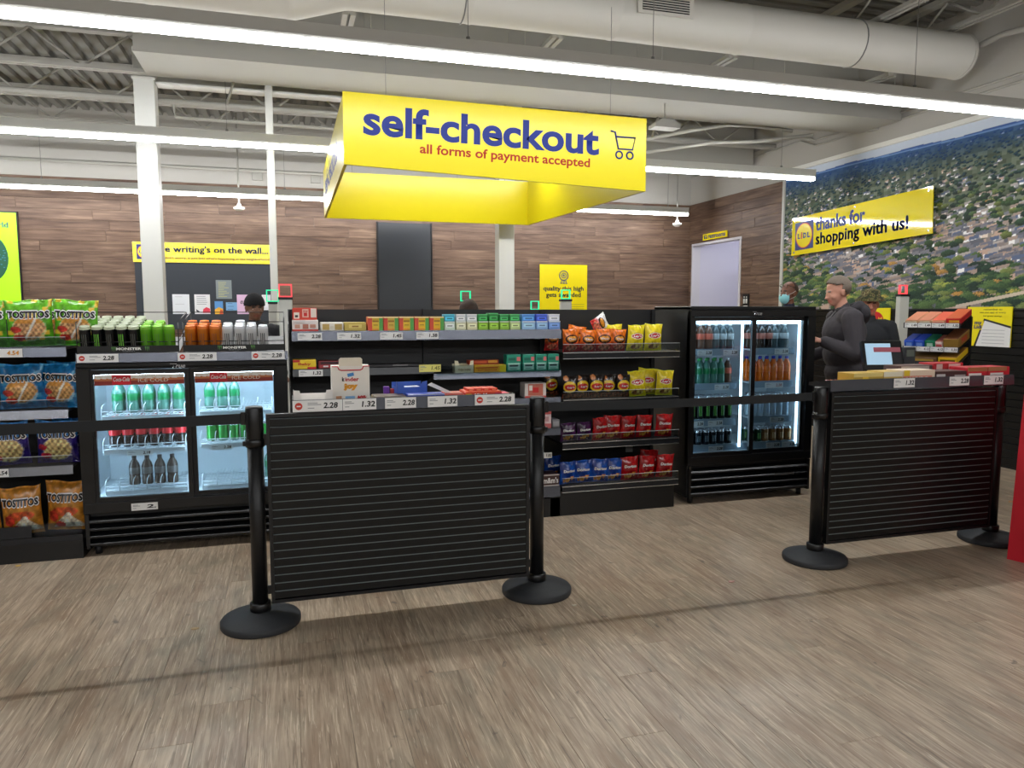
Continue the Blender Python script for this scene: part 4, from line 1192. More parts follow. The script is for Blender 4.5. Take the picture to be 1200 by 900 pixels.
def bottles(kind, xs, y0, z, rows, where, h=0.2, pitch=0.085):
    parts = bottle_parts((kind, h), *BOT[kind], h=h)
    for k in range(rows):
        for i, x in enumerate(xs):
            rn = 'front' if k == 0 else 'rear'
            t = thing('soda_bottle', f'{ADJ[kind]}, {ORD[i]} from left, {rn} row, {where}', 'bottle', (x, y0+k*pitch, z), 0, where)
            for nm, me in zip(('bottle_body', 'bottle_label', 'bottle_cap'), parts): add(nm, me, t)
def rng(a, b_, n): return [a+(b_-a)*i/(n-1) for i in range(n)]
# low fridge (Y: front 5.0; shelves reach back from 5.08)
bottles('lime', rng(-1.055, -0.70, 5), 5.21, 0.858, 2, 'low fridge left top shelf')
bottles('lime', rng(-0.51, -0.355, 3), 5.21, 0.868, 1, 'low fridge right top shelf')
bottles('cola', rng(-1.07, -0.69, 6), 5.16, 0.648, 2, 'low fridge left middle shelf', 0.195)
bottles('dark', rng(-0.975, -0.75, 4), 5.20, 0.388, 1, 'low fridge left bottom shelf', 0.19)
GCAN = can_mesh('gc', mat('can_deep_green', (46, 150, 62), 0.25, metal=0.3), None, SILV, 0.031, 0.122)
def cans(me, xs, y0, z, rows, col_, where, pitch=0.07):
    for k in range(rows):
        for i, x in enumerate(xs):
            rn = 'front' if k == 0 else 'rear'
            tag(add('drink_can', me, None, (x, y0+k*pitch, z)), f'{col_} can, {ORD[i]} from left, {rn} row, {where}', 'can', where)
cans(GCAN, rng(-0.50, -0.16, 6), 5.16, 0.658, 2, 'green drink', 'low fridge right middle shelf')
bottles('lime', [-0.15], 5.2, 0.388, 1, 'low fridge right bottom shelf', 0.19)
# tall fridge (front 5.04, shelves from 5.125)
bottles('salmon', rng(3.02, 3.17, 3), 5.17, 1.201, 2, 'tall fridge left top shelf', 0.205)
bottles('clear', rng(3.23, 3.36, 3), 5.17, 1.201, 2, 'tall fridge left top shelf', 0.205)
bottles('diet', rng(3.58, 3.72, 3), 5.17, 1.201, 2, 'tall fridge right top shelf', 0.205)
bottles('clear', rng(3.77, 3.87, 2), 5.17, 1.201, 2, 'tall fridge right top shelf', 0.205)
bottles('lime', rng(3.025, 3.285, 5), 5.17, 0.931, 2, 'tall fridge left second shelf')
bottles('salmon', [3.36], 5.19, 0.931, 1, 'tall fridge left second shelf')
bottles('orange', rng(3.58, 3.90, 6), 5.17, 0.936, 2, 'tall fridge right second shelf')
TC1 = can_mesh('t1', mat('can_black_green', (24, 34, 30), 0.25, metal=0.3), C(90, 170, 60), SILV, 0.029, 0.19)
TC2 = can_mesh('t2', mat('can_ice_blue', (196, 214, 226), 0.25, metal=0.3), C(130, 160, 190), SILV, 0.029, 0.19)
cans(TC1, rng(3.03, 3.36, 6), 5.16, 0.646, 2, 'tall dark drink', 'tall fridge left third shelf')
cans(TC2, rng(3.59, 3.89, 6), 5.16, 0.651, 2, 'tall pale blue drink', 'tall fridge right third shelf')
TC3 = can_mesh('t3', mat('can_black_navy', (28, 34, 44), 0.25, metal=0.3), C(90, 110, 120), SILV, 0.030, 0.122)
TC4 = can_mesh('t4', mat('can_gold_brown', (170, 116, 66), 0.25, metal=0.3), C(220, 180, 130), SILV, 0.030, 0.122)
TC5 = can_mesh('t5', mat('can_dark_green', (34, 70, 44), 0.25, metal=0.3), C(120, 180, 90), SILV, 0.030, 0.122)
cans(TC3, rng(3.02, 3.36, 6), 5.16, 0.441, 2, 'short navy drink', 'tall fridge left bottom shelf')
cans(TC5, rng(3.57, 3.64, 2), 5.16, 0.441, 2, 'short dark green drink', 'tall fridge right bottom shelf')
cans(TC4, rng(3.705, 3.925, 4), 5.16, 0.441, 2, 'short gold brown drink', 'tall fridge right bottom shelf')

# ================================================================== chip bags
def clampf(x, a=0.0, b_=1.0): return a if x < a else b_ if x > b_ else x
def bag_surface(w_, h_, d_, seed):
    ph = seed*1.7
    def f(x, z):
        u = clampf(abs(x)/(w_/2), 0, 1); v = clampf(z/h_, 0, 1)
        body = (max(0.0, 1-u**2.6))**0.75 * (max(0.0, math.sin(PI*clampf((v-0.035)/0.93))))**0.62
        edge = math.exp(-((v-0.97)/0.12)**2) + math.exp(-((v-0.03)/0.10)**2)
        fold = math.sin(x/w_*21+ph)*0.5 + math.sin(x/w_*37+ph*2.1+v*6)*0.3
        cr = math.sin((x/w_*5+v*7+ph))*math.sin(v*11-x/w_*6+ph)
        return -(d_/2*body) + fold*d_*0.07*edge + cr*d_*0.04*(1-u)*body*2
    return f
def bag_mesh(paint, w_, h_, d_, seed, nx=34, nz=44):
    f = bag_surface(w_, h_, d_, seed)
    vs, cs, fs = [], [], []
    ph = seed*1.7
    for side in (-1, 1):
        for j in range(nz+1):
            v = j/nz
            for i in range(nx+1):
                u = i/nx*2-1
                x = u*w_/2; z = v*h_
                y = f(x, z)
                if side > 0: y = -y*0.8
                pinch = 1 - 0.07*math.sin(PI*v)**0.8
                zz_ = z + (0.012*h_*math.sin(u*5+ph) + 0.018*h_*u*math.sin(ph))*max(0, (v-0.8)/0.2) + (abs(u)**4)*0.02*h_*max(0, (v-0.7)/0.3)
                vs.append((x*pinch, y, zz_))
                c = paint(i/nx, v)
                if v > 0.955 or v < 0.04: c = tuple(min(255, q*1.12+8) for q in c)
                cs.append((*L(c), 1.0))
    n0 = (nx+1)*(nz+1)
    for j in range(nz):
        for i in range(nx):
            a = j*(nx+1)+i
            fs.append((a, a+1, a+nx+2, a+nx+1)); fs.append((n0+a+1, n0+a, n0+a+nx+1, n0+a+nx+2))
    for j in range(nz):
        a = j*(nx+1); fs.append((a+nx+1, a+nx+1+n0, a+n0, a)); a += nx; fs.append((a, a+n0, a+nx+1+n0, a+nx+1))
    for i in range(nx):
        fs.append((i, i+n0, i+1+n0, i+1)); a = nz*(nx+1)+i; fs.append((a+1, a+1+n0, a+n0, a))
    me = bpy.data.meshes.new('bag_film')
    me.from_pydata(vs, [], fs)
    ca = me.color_attributes.new('print', 'FLOAT_COLOR', 'POINT')
    ca.data.foreach_set('color', np.array(cs, 'f').ravel())
    me.polygons.foreach_set('use_smooth', np.ones(len(fs), bool))
    me.materials.append(PRINT)
    return me, f
def ell(u, v, cu, cv, ru, rv): return ((u-cu)/ru)**2 + ((v-cv)/rv)**2
def hsh(u, v, k=1.0): 
    s_ = math.sin(u*127.1*k+v*311.7*k)*43758.5453
    return s_ - math.floor(s_)
def mixc(a, b_, t): return tuple(a[i]*(1-t)+b_[i]*t for i in range(3))
def speck(c, u, v, amt=0.25, k=1.0):
    q = 1 + (hsh(round(u*26)/26, round(v*32)/32, k)-0.5)*amt*0.6 + 0.5*amt*math.sin(u*23*k+2)*math.sin(v*19*k+u*7)
    return tuple(min(255, x*q) for x in c)
def tortilla(b1, b2, food, dish, dots=None, blob=None):
    def p(u, v):
        c = mixc(b1, b2, v)
        c = speck(c, u, v, 0.3)
        if dots and v > 0.12 and hsh(round(u*8)/8, round(v*10)/10, 3.1) > 0.86: c = dots
        if food == 'scoop':
            e = ell(u, v, 0.50, 0.40, 0.36, 0.26)
            tri = v > 0.12 + abs(u-0.50)*0.5
            if e < 1.0 and tri and (v-0.12) > (u-0.62)*1.1:
                c = speck(dish, u, v, 0.7, 2.3)
                if v > 0.50: c = mixc(c, (236, 160, 60), 0.7)
                if 0.45 < u - (v-0.3)*0.6 < 0.5: c = (250, 246, 236)
            elif e < 1.12: c = mixc(c, (250, 250, 240), 0.5)
            if ell(u, v, 0.2, 0.38, 0.13, 0.07) < 1 or ell(u, v, 0.27, 0.2, 0.14, 0.07) < 1: c = speck((196, 60, 50), u, v, 0.5)
        elif food == 'bowl':
            e = ell(u, v, 0.52, 0.36, 0.34, 0.27)
            if e < 1.0: c = speck(dish, u, v, 0.7, 1.9)
            elif e < 1.15: c = mixc(c, (245, 245, 240), 0.5)
            if ell(u, v, 0.16, 0.40, 0.12, 0.07) < 1 or ell(u, v, 0.24, 0.20, 0.14, 0.07) < 1: c = speck((190, 40, 60), u, v, 0.5)
            if v > 0.62 and blob: c = speck(blob, u, v, 0.3)
        elif food == 'trio':
            if ell(u, v, 0.5, 0.42, 0.34, 0.10) < 1: c = speck((206, 84, 40), u, v, 0.5)
            if v < 0.40 and v > 0.08 and abs(u-0.58) < (0.42-v)*1.2: c = speck((232, 216, 190), u, v, 0.6)
            if ell(u, v, 0.2, 0.32, 0.14, 0.12) < 1: c = speck((186, 56, 40), u, v, 0.6)
            if ell(u, v, 0.36, 0.14, 0.12, 0.07) < 1: c = (200, 50, 44)
        return c
    return p
def lays(base, dark=False):
    def p(u, v):
        c = speck(base, u, v, 0.12 if not dark else 0.4)
        if dark:
            if ell(u, v, 0.45, 0.52, 0.42, 0.25) < 1: c = (246, 206, 40)
            if ell(u, v, 0.45, 0.51, 0.36, 0.14) < 1: c = (206, 50, 40)
            if ell(u, v, 0.2, 0.88, 0.17, 0.10) < 1: c = (220, 140, 80)
            if v < 0.22: c = speck((110, 60, 40), u, v, 0.9)
        else:
            e = ell(u, v, 0.52, 0.60, 0.30, 0.14)
            if e < 1: c = (240, 196, 30)
            if ell(u, v, 0.52, 0.58, 0.33, 0.085) < 1: c = (206, 36, 36)
            elif ell(u, v, 0.52, 0.58, 0.37, 0.11) < 1: c = (250, 244, 220)
            if ell(u, v, 0.5, 0.2, 0.34, 0.14) < 1: c = speck((228, 186, 96), u, v, 0.6)
            if ell(u, v, 0.35, 0.16, 0.12, 0.09) < 1: c = speck((150, 96, 50), u, v, 0.6)
        return c
    return p
def cheddar(b1, low):
    def p(u, v):
        c = speck(mixc(low, b1, clampf((v-0.25)/0.25)), u, v, 0.35)
        if ell(u, v, 0.5, 0.56, 0.40, 0.20) < 1: c = speck((70, 34, 22), u, v, 0.5)
        if ell(u, v, 0.5, 0.58, 0.30, 0.12) < 1: c = speck((226, 150, 50), u, v, 0.3)
        if ell(u, v, 0.5, 0.2, 0.36, 0.14) < 1: c = speck((196, 110, 84), u, v, 0.7)
        return c
    return p
def nacho(base, dk):
    def p(u, v):
        c = speck(mixc(dk, base, 0.5+0.5*math.sin(u*6+v*5)), u, v, 0.22)
        for (cu, cv, s_) in ((0.45, 0.25, 0.22), (0.72, 0.30, 0.15), (0.25, 0.18, 0.13)):
            if abs(u-cu) < (s_-(cv+0.06-v)*0.55 if v < cv+0.06 else 0)*0.8 and v > cv-s_*0.8: c = speck((240, 150, 50), u, v, 0.4)
        if 0.52 < v - (u-0.5)*0.25 < 0.56 and 0.3 < u < 0.9: c = mixc(c, (255, 255, 255), 0.0)
        return c
    return p
WT = mat('print_white', (246, 244, 240), 0.35)
BT_ = mat('print_black', (14, 14, 16), 0.35)
RT_ = mat('print_red', (196, 24, 30), 0.35)
KINDS = {
 'green':  (tortilla((70, 150, 30), (112, 190, 48), 'scoop', (214, 160, 112), (236, 200, 60)), 0.25, 0.275, 0.085, 'TOSTITOS'),
 'blue':   (tortilla((34, 124, 184), (26, 110, 168), 'scoop', (206, 156, 100), (70, 160, 206)), 0.245, 0.27, 0.085, 'TOSTITOS'),
 'purple': (tortilla((44, 30, 110), (50, 40, 120), 'bowl', (220, 190, 130), None, (48, 120, 190)), 0.235, 0.26, 0.085, 'TOSTITOS'),
 'amber':  (tortilla((190, 124, 40), (206, 140, 50), 'trio', (220, 190, 130)), 0.23, 0.31, 0.10, 'TOSTITOS'),
 'lays':   (lays((246, 222, 40)), 0.145, 0.195, 0.06, "Lay's"),
 'darkl':  (lays((34, 26, 24), True), 0.125, 0.175, 0.055, "Lay's"),
 'cheddar':(cheddar((236, 116, 30), (176, 34, 36)), 0.135, 0.17, 0.055, 'Cheddar'),
 'dpurple':(nacho((84, 34, 92), (50, 24, 60)), 0.125, 0.14, 0.05, 'Doritos'),
 'dred':   (nacho((206, 26, 32), (150, 14, 20)), 0.14, 0.175, 0.055, 'Doritos'),
 'dblue':  (nacho((30, 90, 190), (16, 50, 130)), 0.145, 0.175, 0.055, 'Doritos'),
 'snack':  (cheddar((236, 232, 226), (186, 34, 30)), 0.135, 0.17, 0.05, ''),
}
_bags = {}
def bag(kind, x, y, z, label, rz=0.0, tilt=0.0, roll=0.0, var=0, sc=1.0, grp=None):
    paint, w_, h_, d_, word = KINDS[kind]
    k = (kind, var)
    if k not in _bags:
        me, f = bag_mesh(paint, w_, h_, d_, 1+var*2+len(kind))
        parts = []
        if word:
            if word == 'TOSTITOS':
                zc = h_*0.70
                parts.append(('logo_outline', word, WT, 0.90*w_, h_*0.195, 0.085, 0.0055, zc, 0))
                parts.append(('lettering', word, BT_, 0.86*w_, h_*0.15, 0.045, 0.0068, zc, 0))
            elif word == "Lay's":
                parts.append(('lettering', word, WT, 0.46*w_, h_*0.11, 0.03, 0.005, h_*(0.58 if kind == 'lays' else 0.51), 0.15))
            elif word == 'Cheddar':
                parts.append(('lettering', 'Cheez', WT, 0.42*w_, h_*0.09, 0.02, 0.005, h_*0.58, 0.15))
            else:
                parts.append(('lettering', word, WT, 0.66*w_, h_*0.12, 0.04, 0.005, h_*0.62, 0.12))
        ms = []
        for (nm, s_, m_, ww, hh, bo, off, zc, sh) in parts:
            o = txt(s_, m_, None, (0, 0, 0), w=ww, h=hh, bold=bo, shear=sh,
                    warp=lambda X, Z, zc=zc, off=off: np.array([f(a, b_+zc)-off for a, b_ in zip(X, Z)]), key=(kind, var, nm))
            ms.append((nm, o.data, zc)); bpy.data.objects.remove(o)
        _bags[k] = (me, ms)
    me, ms = _bags[k]
    t = thing('chip_bag', label, 'chips', (x, y, z), rz, grp)
    t.rotation_euler = (tilt, roll, rz); t.scale = (sc, sc, sc)
    add('bag_film', me, t)
    for nm, m_, zc in ms: add(nm, m_, t, (0, 0, zc))
    return t
# left unit: tortilla chips (shelf tops 1.288, 0.915, 0.576, base 0.15)
yb_ = 5.09
bag('green', -1.235, yb_, 1.292, 'bright green tortilla chip bag beside the black cans, rightmost on top shelf', R(-2), R(4), R(2), 0, 1.0, 'green tortilla chip bags')
bag('green', -1.475, yb_, 1.292, 'bright green tortilla chip bag, second from right on the top shelf', R(4), R(4), R(-1), 1, 1.0, 'green tortilla chip bags')
bag('green', -1.72, yb_+0.01, 1.292, 'green tortilla chip bag cut by the left edge of the picture', R(-5), R(4), R(2), 0, 1.0, 'green tortilla chip bags')
bag('green', -1.36, yb_+0.15, 1.292, 'green tortilla chip bag standing behind the two front green bags', R(6), R(4), 0, 1, 0.98, 'green tortilla chip bags')
bag('blue', -1.33, yb_, 0.919, 'blue tortilla chip bag, rightmost on the second shelf', R(-14), R(4), R(2), 0, 1.0, 'blue tortilla chip bags')
bag('blue', -1.535, yb_-0.005, 0.919, 'blue tortilla chip bag, second from right on the second shelf', R(3), R(4), R(-1), 1, 1.0, 'blue tortilla chip bags')
bag('blue', -1.78, yb_, 0.919, 'blue tortilla chip bag cut by the left edge of the picture', 0, R(4), 0, 0, 1.0, 'blue tortilla chip bags')
bag('blue', -1.32, yb_+0.14, 0.919, 'blue tortilla chip bag standing behind the rightmost blue bag', R(-8), R(4), 0, 1, 1.0, 'blue tortilla chip bags')
bag('purple', -1.37, yb_, 0.58, 'dark purple chip bag, right of two on the third shelf', R(-3), R(4), R(1), 0, 1.0, 'purple tortilla chip bags')
bag('purple', -1.63, yb_, 0.58, 'dark purple chip bag, left of two on the third shelf', R(4), R(4), R(-2), 1, 1.0, 'purple tortilla chip bags')
bag('purple', -1.335, yb_+0.13, 0.58, 'dark purple chip bag half hidden behind the right purple bag', R(-30), R(4), 0, 1, 1.0, 'purple tortilla chip bags')
bag('amber', -1.345, yb_+0.01, 0.155, 'amber tortilla chip bag, right of two on the bottom shelf', R(-6), R(4), R(2), 0, 1.0, 'amber tortilla chip bags')
bag('amber', -1.575, yb_-0.01, 0.155, 'amber tortilla chip bag, left of two on the bottom shelf', R(3), R(4), R(-1), 1, 0.95, 'amber tortilla chip bags')
bag('amber', -1.80, yb_, 0.155, 'amber tortilla chip bag cut by the left edge of the picture', 0, R(4), 0, 0, 0.95, 'amber tortilla chip bags')
# chip fixture (shelf tops 1.205, 0.862, 0.545, 0.225)
y5 = 5.07
def brow(kind, adj, xs, z, where, grp, y=y5, sc=1.0, tl=R(5)):
    n = len(xs); rq = random.Random(hash((round(z*100), n)) % 1000)
    for i, x in enumerate(xs):
        bag(kind, x, y + (0.01 if i % 2 else 0), z+0.002, f'{adj}, {ORD[i]} from left {where}', R(rq.uniform(-10, 10)), tl, R(rq.uniform(-3, 3)), i % 2, sc*rq.uniform(0.96, 1.02), grp)
brow('cheddar', 'orange cheese snack bag', [1.97, 2.10, 2.23, 2.345], 1.205, 'behind the clear lip of the top chip shelf', 'orange snack bags', sc=0.98)
bag('cheddar', 1.90, 5.30, 1.207, 'orange cheese snack bag peeking out beside the gum shelf end', R(12), R(6), 0, 0, 0.95, 'orange snack bags')
bag('cheddar', 2.05, 5.22, 1.215, 'orange cheese snack bag in the rear row of the top chip shelf', R(-8), R(6), R(8), 1, 1.05, 'orange snack bags')
bag('snack', 2.17, 5.13, 1.375, 'white and red snack bag lying tilted on the orange bags', R(10), R(-12), R(62), 0, 0.9)
brow('lays', 'yellow potato chip bag', [2.48, 2.635], 1.205, 'on the top chip shelf', 'yellow potato chip bags')
bag('lays', 2.37, 5.2, 1.207, 'yellow potato chip bag behind the orange bags on the top shelf', R(5), R(5), R(-4), 1, 1.0, 'yellow potato chip bags')
brow('darkl', 'black potato chip bag with yellow disc', [1.965, 2.06, 2.175, 2.275, 2.385], 0.862, 'on the second chip shelf', 'black potato chip bags')
bag('darkl', 1.90, 5.28, 0.864, 'black potato chip bag half hidden beside the gum shelf end', R(10), R(5), R(-6), 0, 1.0, 'black potato chip bags')
brow('lays', 'yellow potato chip bag', [2.505, 2.735], 0.862, 'on the second chip shelf', 'yellow potato chip bags')
bag('lays', 2.63, 5.17, 0.864, 'yellow potato chip bag standing behind the second shelf yellow pair', R(-12), R(5), R(3), 1, 1.03, 'yellow potato chip bags')
brow('dpurple', 'purple tortilla snack bag', [1.955, 2.085], 0.545, 'on the third chip shelf', 'purple snack bags')
brow('dred', 'red tortilla snack bag', [2.205, 2.31, 2.43, 2.57, 2.73], 0.545, 'on the third chip shelf', 'red snack bags on the third shelf')
brow('dblue', 'blue tortilla snack bag', [1.95, 2.075, 2.20, 2.32], 0.225, 'on the bottom chip shelf', 'blue snack bags')
brow('dred', 'red tortilla snack bag', [2.455, 2.60, 2.745], 0.225, 'on the bottom chip shelf', 'red snack bags on the bottom shelf', sc=1.02)
bag('dblue', 1.90, 5.28, 0.227, 'blue tortilla snack bag in the dark behind the gondola end', R(10), R(5), 0, 0, 1.0, 'blue snack bags')
bag('dred', 2.69, 5.22, 0.23, 'red tortilla snack bag in the rear row of the bottom shelf', R(-8), R(5), 0, 1, 1.08, 'red snack bags on the bottom shelf')

# ================================================================== boxed candy and gum
def pack(nm, cat, label, x0, x1, y, d_, z0, z1, body, prints=(), words=(), rz=0, rx=0, ry=0, grp=None, lid=None):
    """carton whose front face is at y; prints: (u0,u1,v0,v1,colour) patches; words: (text,u,v,w_frac,h_frac,colour)"""
    w_, h_ = x1-x0, z1-z0
    t = thing(nm, label, cat, ((x0+x1)/2, y, z0), rz, grp)
    t.rotation_euler = (rx, ry, rz)
    b = B(); b.rbox(-w_/2, w_/2, 0, d_, 0, h_, min(0.0025, h_*0.05), 0, 1); b.obj('carton', C(*body), t)
    if prints:
        b = B(); ms = []
        for i, (u0, u1, v0, v1, c) in enumerate(prints):
            m_ = C(*c)
            if m_ not in ms: ms.append(m_)
            b.box(-w_/2+u0*w_, -w_/2+u1*w_, -0.0006*(i+1), 0.0002, v0*h_, v1*h_, ms.index(m_))
        o = b.obj('printed_label', ms, t)
        if len(prints) > 1: o['kind'] = 'stuff'
    off = 0.0006*(len(prints)+1)
    for (s_, u, v, wf, hf, c) in words:
        txt(s_, C(*c), t, (-w_/2+u*w_, -off, v*h_), w=wf*w_, h=hf*h_, bold=0.03)
    if lid:
        b = B(); b.box(-w_/2+0.003, w_/2-0.003, 0.003, d_-0.003, h_+0.0002, h_+0.003); b.obj('top_print', C(*lid), t)
    return t
YG = 5.012
ZT = 1.373
pack('candy_box', 'candy', 'white and red chocolate carton, lower of two at left on top shelf', 0.022, 0.185, YG, 0.16, ZT, ZT+0.072, (236, 226, 222),
     [(0, 1, 0.0, 0.16, (206, 70, 60)), (0.1, 0.3, 0.25, 0.6, (200, 150, 130)), (0.4, 0.62, 0.2, 0.62, (176, 110, 90)), (0.68, 0.9, 0.3, 0.6, (196, 140, 120)), (0.0, 0.5, 0.8, 1, (226, 220, 216))])
pack('candy_box', 'candy', 'red chocolate carton with picture spots, upper of two on top shelf', 0.026, 0.178, YG+0.012, 0.15, ZT+0.073, ZT+0.15, (214, 66, 46),
     [(0.05, 0.28, 0.1, 0.62, (240, 228, 214)), (0.10, 0.22, 0.2, 0.4, (60, 40, 36)), (0.4, 0.66, 0.2, 0.9, (236, 190, 170)), (0.46, 0.60, 0.3, 0.6, (206, 40, 40)), (0.75, 0.98, 0.2, 0.95, (236, 220, 210))], [('Joy', 0.53, 0.72, 0.2, 0.2, (200, 30, 30))])
pack('candy_box', 'candy', 'white tray of gold wrapped chocolates on the top shelf', 0.20, 0.345, YG, 0.14, ZT, ZT+0.056, (232, 228, 216),
     [(0.08, 0.38, 0.12, 0.8, (190, 160, 90)), (0.62, 0.94, 0.12, 0.8, (184, 156, 90)), (0.42, 0.58, 0.3, 0.6, (220, 214, 196))])
pack('candy_box', 'candy', 'gold chocolate tray beside the fruit gum packs', 0.352, 0.492, YG, 0.14, ZT, ZT+0.056, (196, 172, 84),
     [(0.2, 0.8, 0.3, 0.75, (226, 206, 120)), (0.35, 0.65, 0.42, 0.6, (160, 120, 50))])
for i in range(5):
    x = 0.505+i*0.1035
    c2 = [(236, 200, 60), (226, 190, 80), (236, 196, 50), (246, 200, 40), (240, 190, 40)][i]
    pack('gum_pack', 'gum', f'red yellow green fruit gum pack, {ORD[i]} from left on top shelf', x, x+0.098, YG, 0.12, ZT, ZT+0.092, (226, 120, 60),
         [(0, 0.28, 0, 1, (222, 84, 58)), (0.28, 0.75, 0, 1, c2), (0.75, 1, 0, 1, (90, 170, 80)), (0.3, 0.72, 0.62, 0.74, (160, 110, 30)), (0.36, 0.66, 0.36, 0.44, (190, 150, 40)), (0.25, 0.7, 0.05, 0.12, (230, 120, 50)), (0, 1, 0.9, 1, (240, 220, 150))], grp='fruit gum packs')
st = [(513, 526, (214, 232, 214), (60, 170, 196)), (527, 539, (226, 226, 190), (206, 212, 216)), (540, 553, (228, 224, 180), (206, 212, 216)), (554, 566, (150, 200, 60), (46, 150, 70)),
      (567, 579, (156, 204, 66), (38, 140, 60)), (580, 592, (150, 200, 70), (46, 150, 76)), (593, 606, (196, 216, 150), (50, 156, 80)), (608, 625, (160, 200, 236), (76, 140, 214)), (626, 641, (150, 190, 236), (60, 90, 200)), (642, 657, (120, 160, 224), (226, 230, 240))]
cn = ['pale green', 'cream', 'pale cream', 'lime', 'lime', 'lime', 'pale lime', 'light blue', 'sky blue', 'periwinkle']
cu_ = ['teal', 'silver', 'silver', 'green', 'deep green', 'green', 'green', 'blue', 'royal blue', 'white']
for i, (a, c, lo_, up_) in enumerate(st):
    x0 = (a-342)*0.00587+0.017; x1 = (c-342)*0.00587+0.017
    dkl = tuple(int(q*0.7) for q in lo_); dku = tuple(int(q*0.75) for q in up_)
    pack('gum_pack', 'gum', f'{cn[i]} gum pack, lower layer, {ORD[i]} stack from left', x0+0.002, x1-0.002, YG, 0.1, ZT, ZT+0.058, lo_,
         [(0.12, 0.88, 0.3, 0.72, tuple(min(255, int(q*1.1+15)) for q in lo_)), (0.25, 0.75, 0.42, 0.56, dkl), (0.0, 1.0, 0.9, 1.0, (236, 240, 236))], grp='stacked gum packs')
    pack('gum_pack', 'gum', f'{cu_[i]} gum pack, upper layer, {ORD[i]} stack from left', x0+0.003, x1-0.003, YG+0.012, 0.09, ZT+0.059, ZT+0.108+(0.008 if i == 4 else 0), up_,
         [(0.1, 0.9, 0.18, 0.62, tuple(min(255, int(q*1.15+30)) for q in up_)), (0.25, 0.8, 0.3, 0.48, dku), (0.0, 1.0, 0.86, 1.0, tuple(min(255, q+50) for q in up_))], grp='stacked gum packs')
# second shelves
pack('candy_box', 'candy', 'yellow candy carton with red mark at left on second shelf', 0.02, 0.165, YG, 0.14, 1.126, 1.186, (240, 206, 40), [(0.0, 0.3, 0.75, 1, (206, 40, 40)), (0.62, 1, 0.0, 0.22, (206, 40, 40))], [('Baby', 0.5, 0.52, 0.55, 0.34, (200, 60, 30))])
pack('candy_box', 'candy', 'dark red candy tray beside the yellow carton on second shelf', 0.18, 0.335, YG, 0.13, 1.126, 1.175, (120, 34, 40), [(0.05, 0.95, 0.1, 0.5, (176, 60, 66)), (0.1, 0.9, 0.6, 0.9, (60, 30, 36)), (0.2, 0.4, 0.2, 0.4, (230, 220, 220))])
pack('candy_box', 'candy', 'nearly empty dark tray in the middle of the second shelf', 0.44, 0.86, YG+0.05, 0.14, 1.126, 1.142, (66, 66, 68), [(0.55, 0.8, 0.3, 0.9, (150, 148, 146))])
# right bay, shelf top 1.075
def open_tray(nm, label, cat, x0, x1, y, d_, z, hf, hs, c, loc_words=()):
    t = thing(nm, label, cat, ((x0+x1)/2, y, z))
    w_ = (x1-x0)/2
    b = B()
    b.box(-w_, w_, 0, 0.002, 0, hf); b.box(-w_, w_, d_-0.002, d_, 0, hf*1.3); b.box(-w_, w_, 0.002, d_-0.002, 0, 0.002)
    for e in (-1, 1):
        x = e*(w_-0.001)
        b.prism([(0, 0), (d_, 0), (d_, hf), (d_*0.3, hf), (d_*0.2, hs), (0, hs)], x-0.001, x+0.001, 0, 'x')
        b.prism([(x, hf*0.5), (x-e*w_*0.5, hf*0.5), (x-e*w_*0.42, hf*1.2), (x-e*w_*0.3, hs*0.97), (x, hs)], -0.0014, 0.0006)
    b.obj('tray', C(*c), t)
    for (s_, u, v, ww, hh, cc) in loc_words: txt(s_, C(*cc), t, (u*w_, -0.0025, v), w=ww, h=hh, bold=0.03)
    return t
open_tray('display_tray', 'cream open display tray in the right bay of second shelf', 'tray', 1.095, 1.225, YG+0.004, 0.1, 1.076, 0.045, 0.085, (226, 218, 186), [('WERTHERS', 0, 0.022, 0.09, 0.016, (150, 130, 90))])
pack('candy_box', 'candy', 'yellow and orange candy carton in the right bay of second shelf', 1.23, 1.46, YG+0.004, 0.1, 1.076, 1.128, (246, 180, 30), [(0.8, 1, 0, 1, (246, 220, 20)), (0.05, 0.75, 0.55, 0.7, (200, 90, 20))], [('BUTTERFINGER', 0.42, 0.3, 0.62, 0.26, (210, 120, 20))])
pack('candy_box', 'candy', 'dark orange candy bars piled behind the yellow carton', 1.20, 1.42, YG+0.05, 0.06, 1.13, 1.16, (170, 60, 30), [(0.05, 0.6, 0.2, 0.8, (210, 90, 40)), (0.65, 0.95, 0.3, 0.9, (226, 170, 60))])
for i, (a, c) in enumerate(((589, 607), (609, 624.5), (625.5, 640), (641, 656))):
    x0 = (a-342)*0.00587+0.017; x1 = (c-342)*0.00587+0.017
    pack('mint_pack', 'mints', f'teal mint pack, {ORD[i]} from left on the second shelf', x0+0.001, x1-0.001, YG+0.004, 0.09, 1.076, 1.196, (34, 150, 122),
         [(0.08, 0.92, 0.10, 0.50, (176, 224, 206)), (0.18, 0.8, 0.30, 0.40, (50, 70, 70)), (0.7, 0.95, 0.62, 0.86, (226, 120, 120)), (0.1, 0.6, 0.66, 0.82, (24, 110, 92)), (0.2, 0.7, 0.15, 0.2, (90, 160, 140))], grp='teal mint packs')
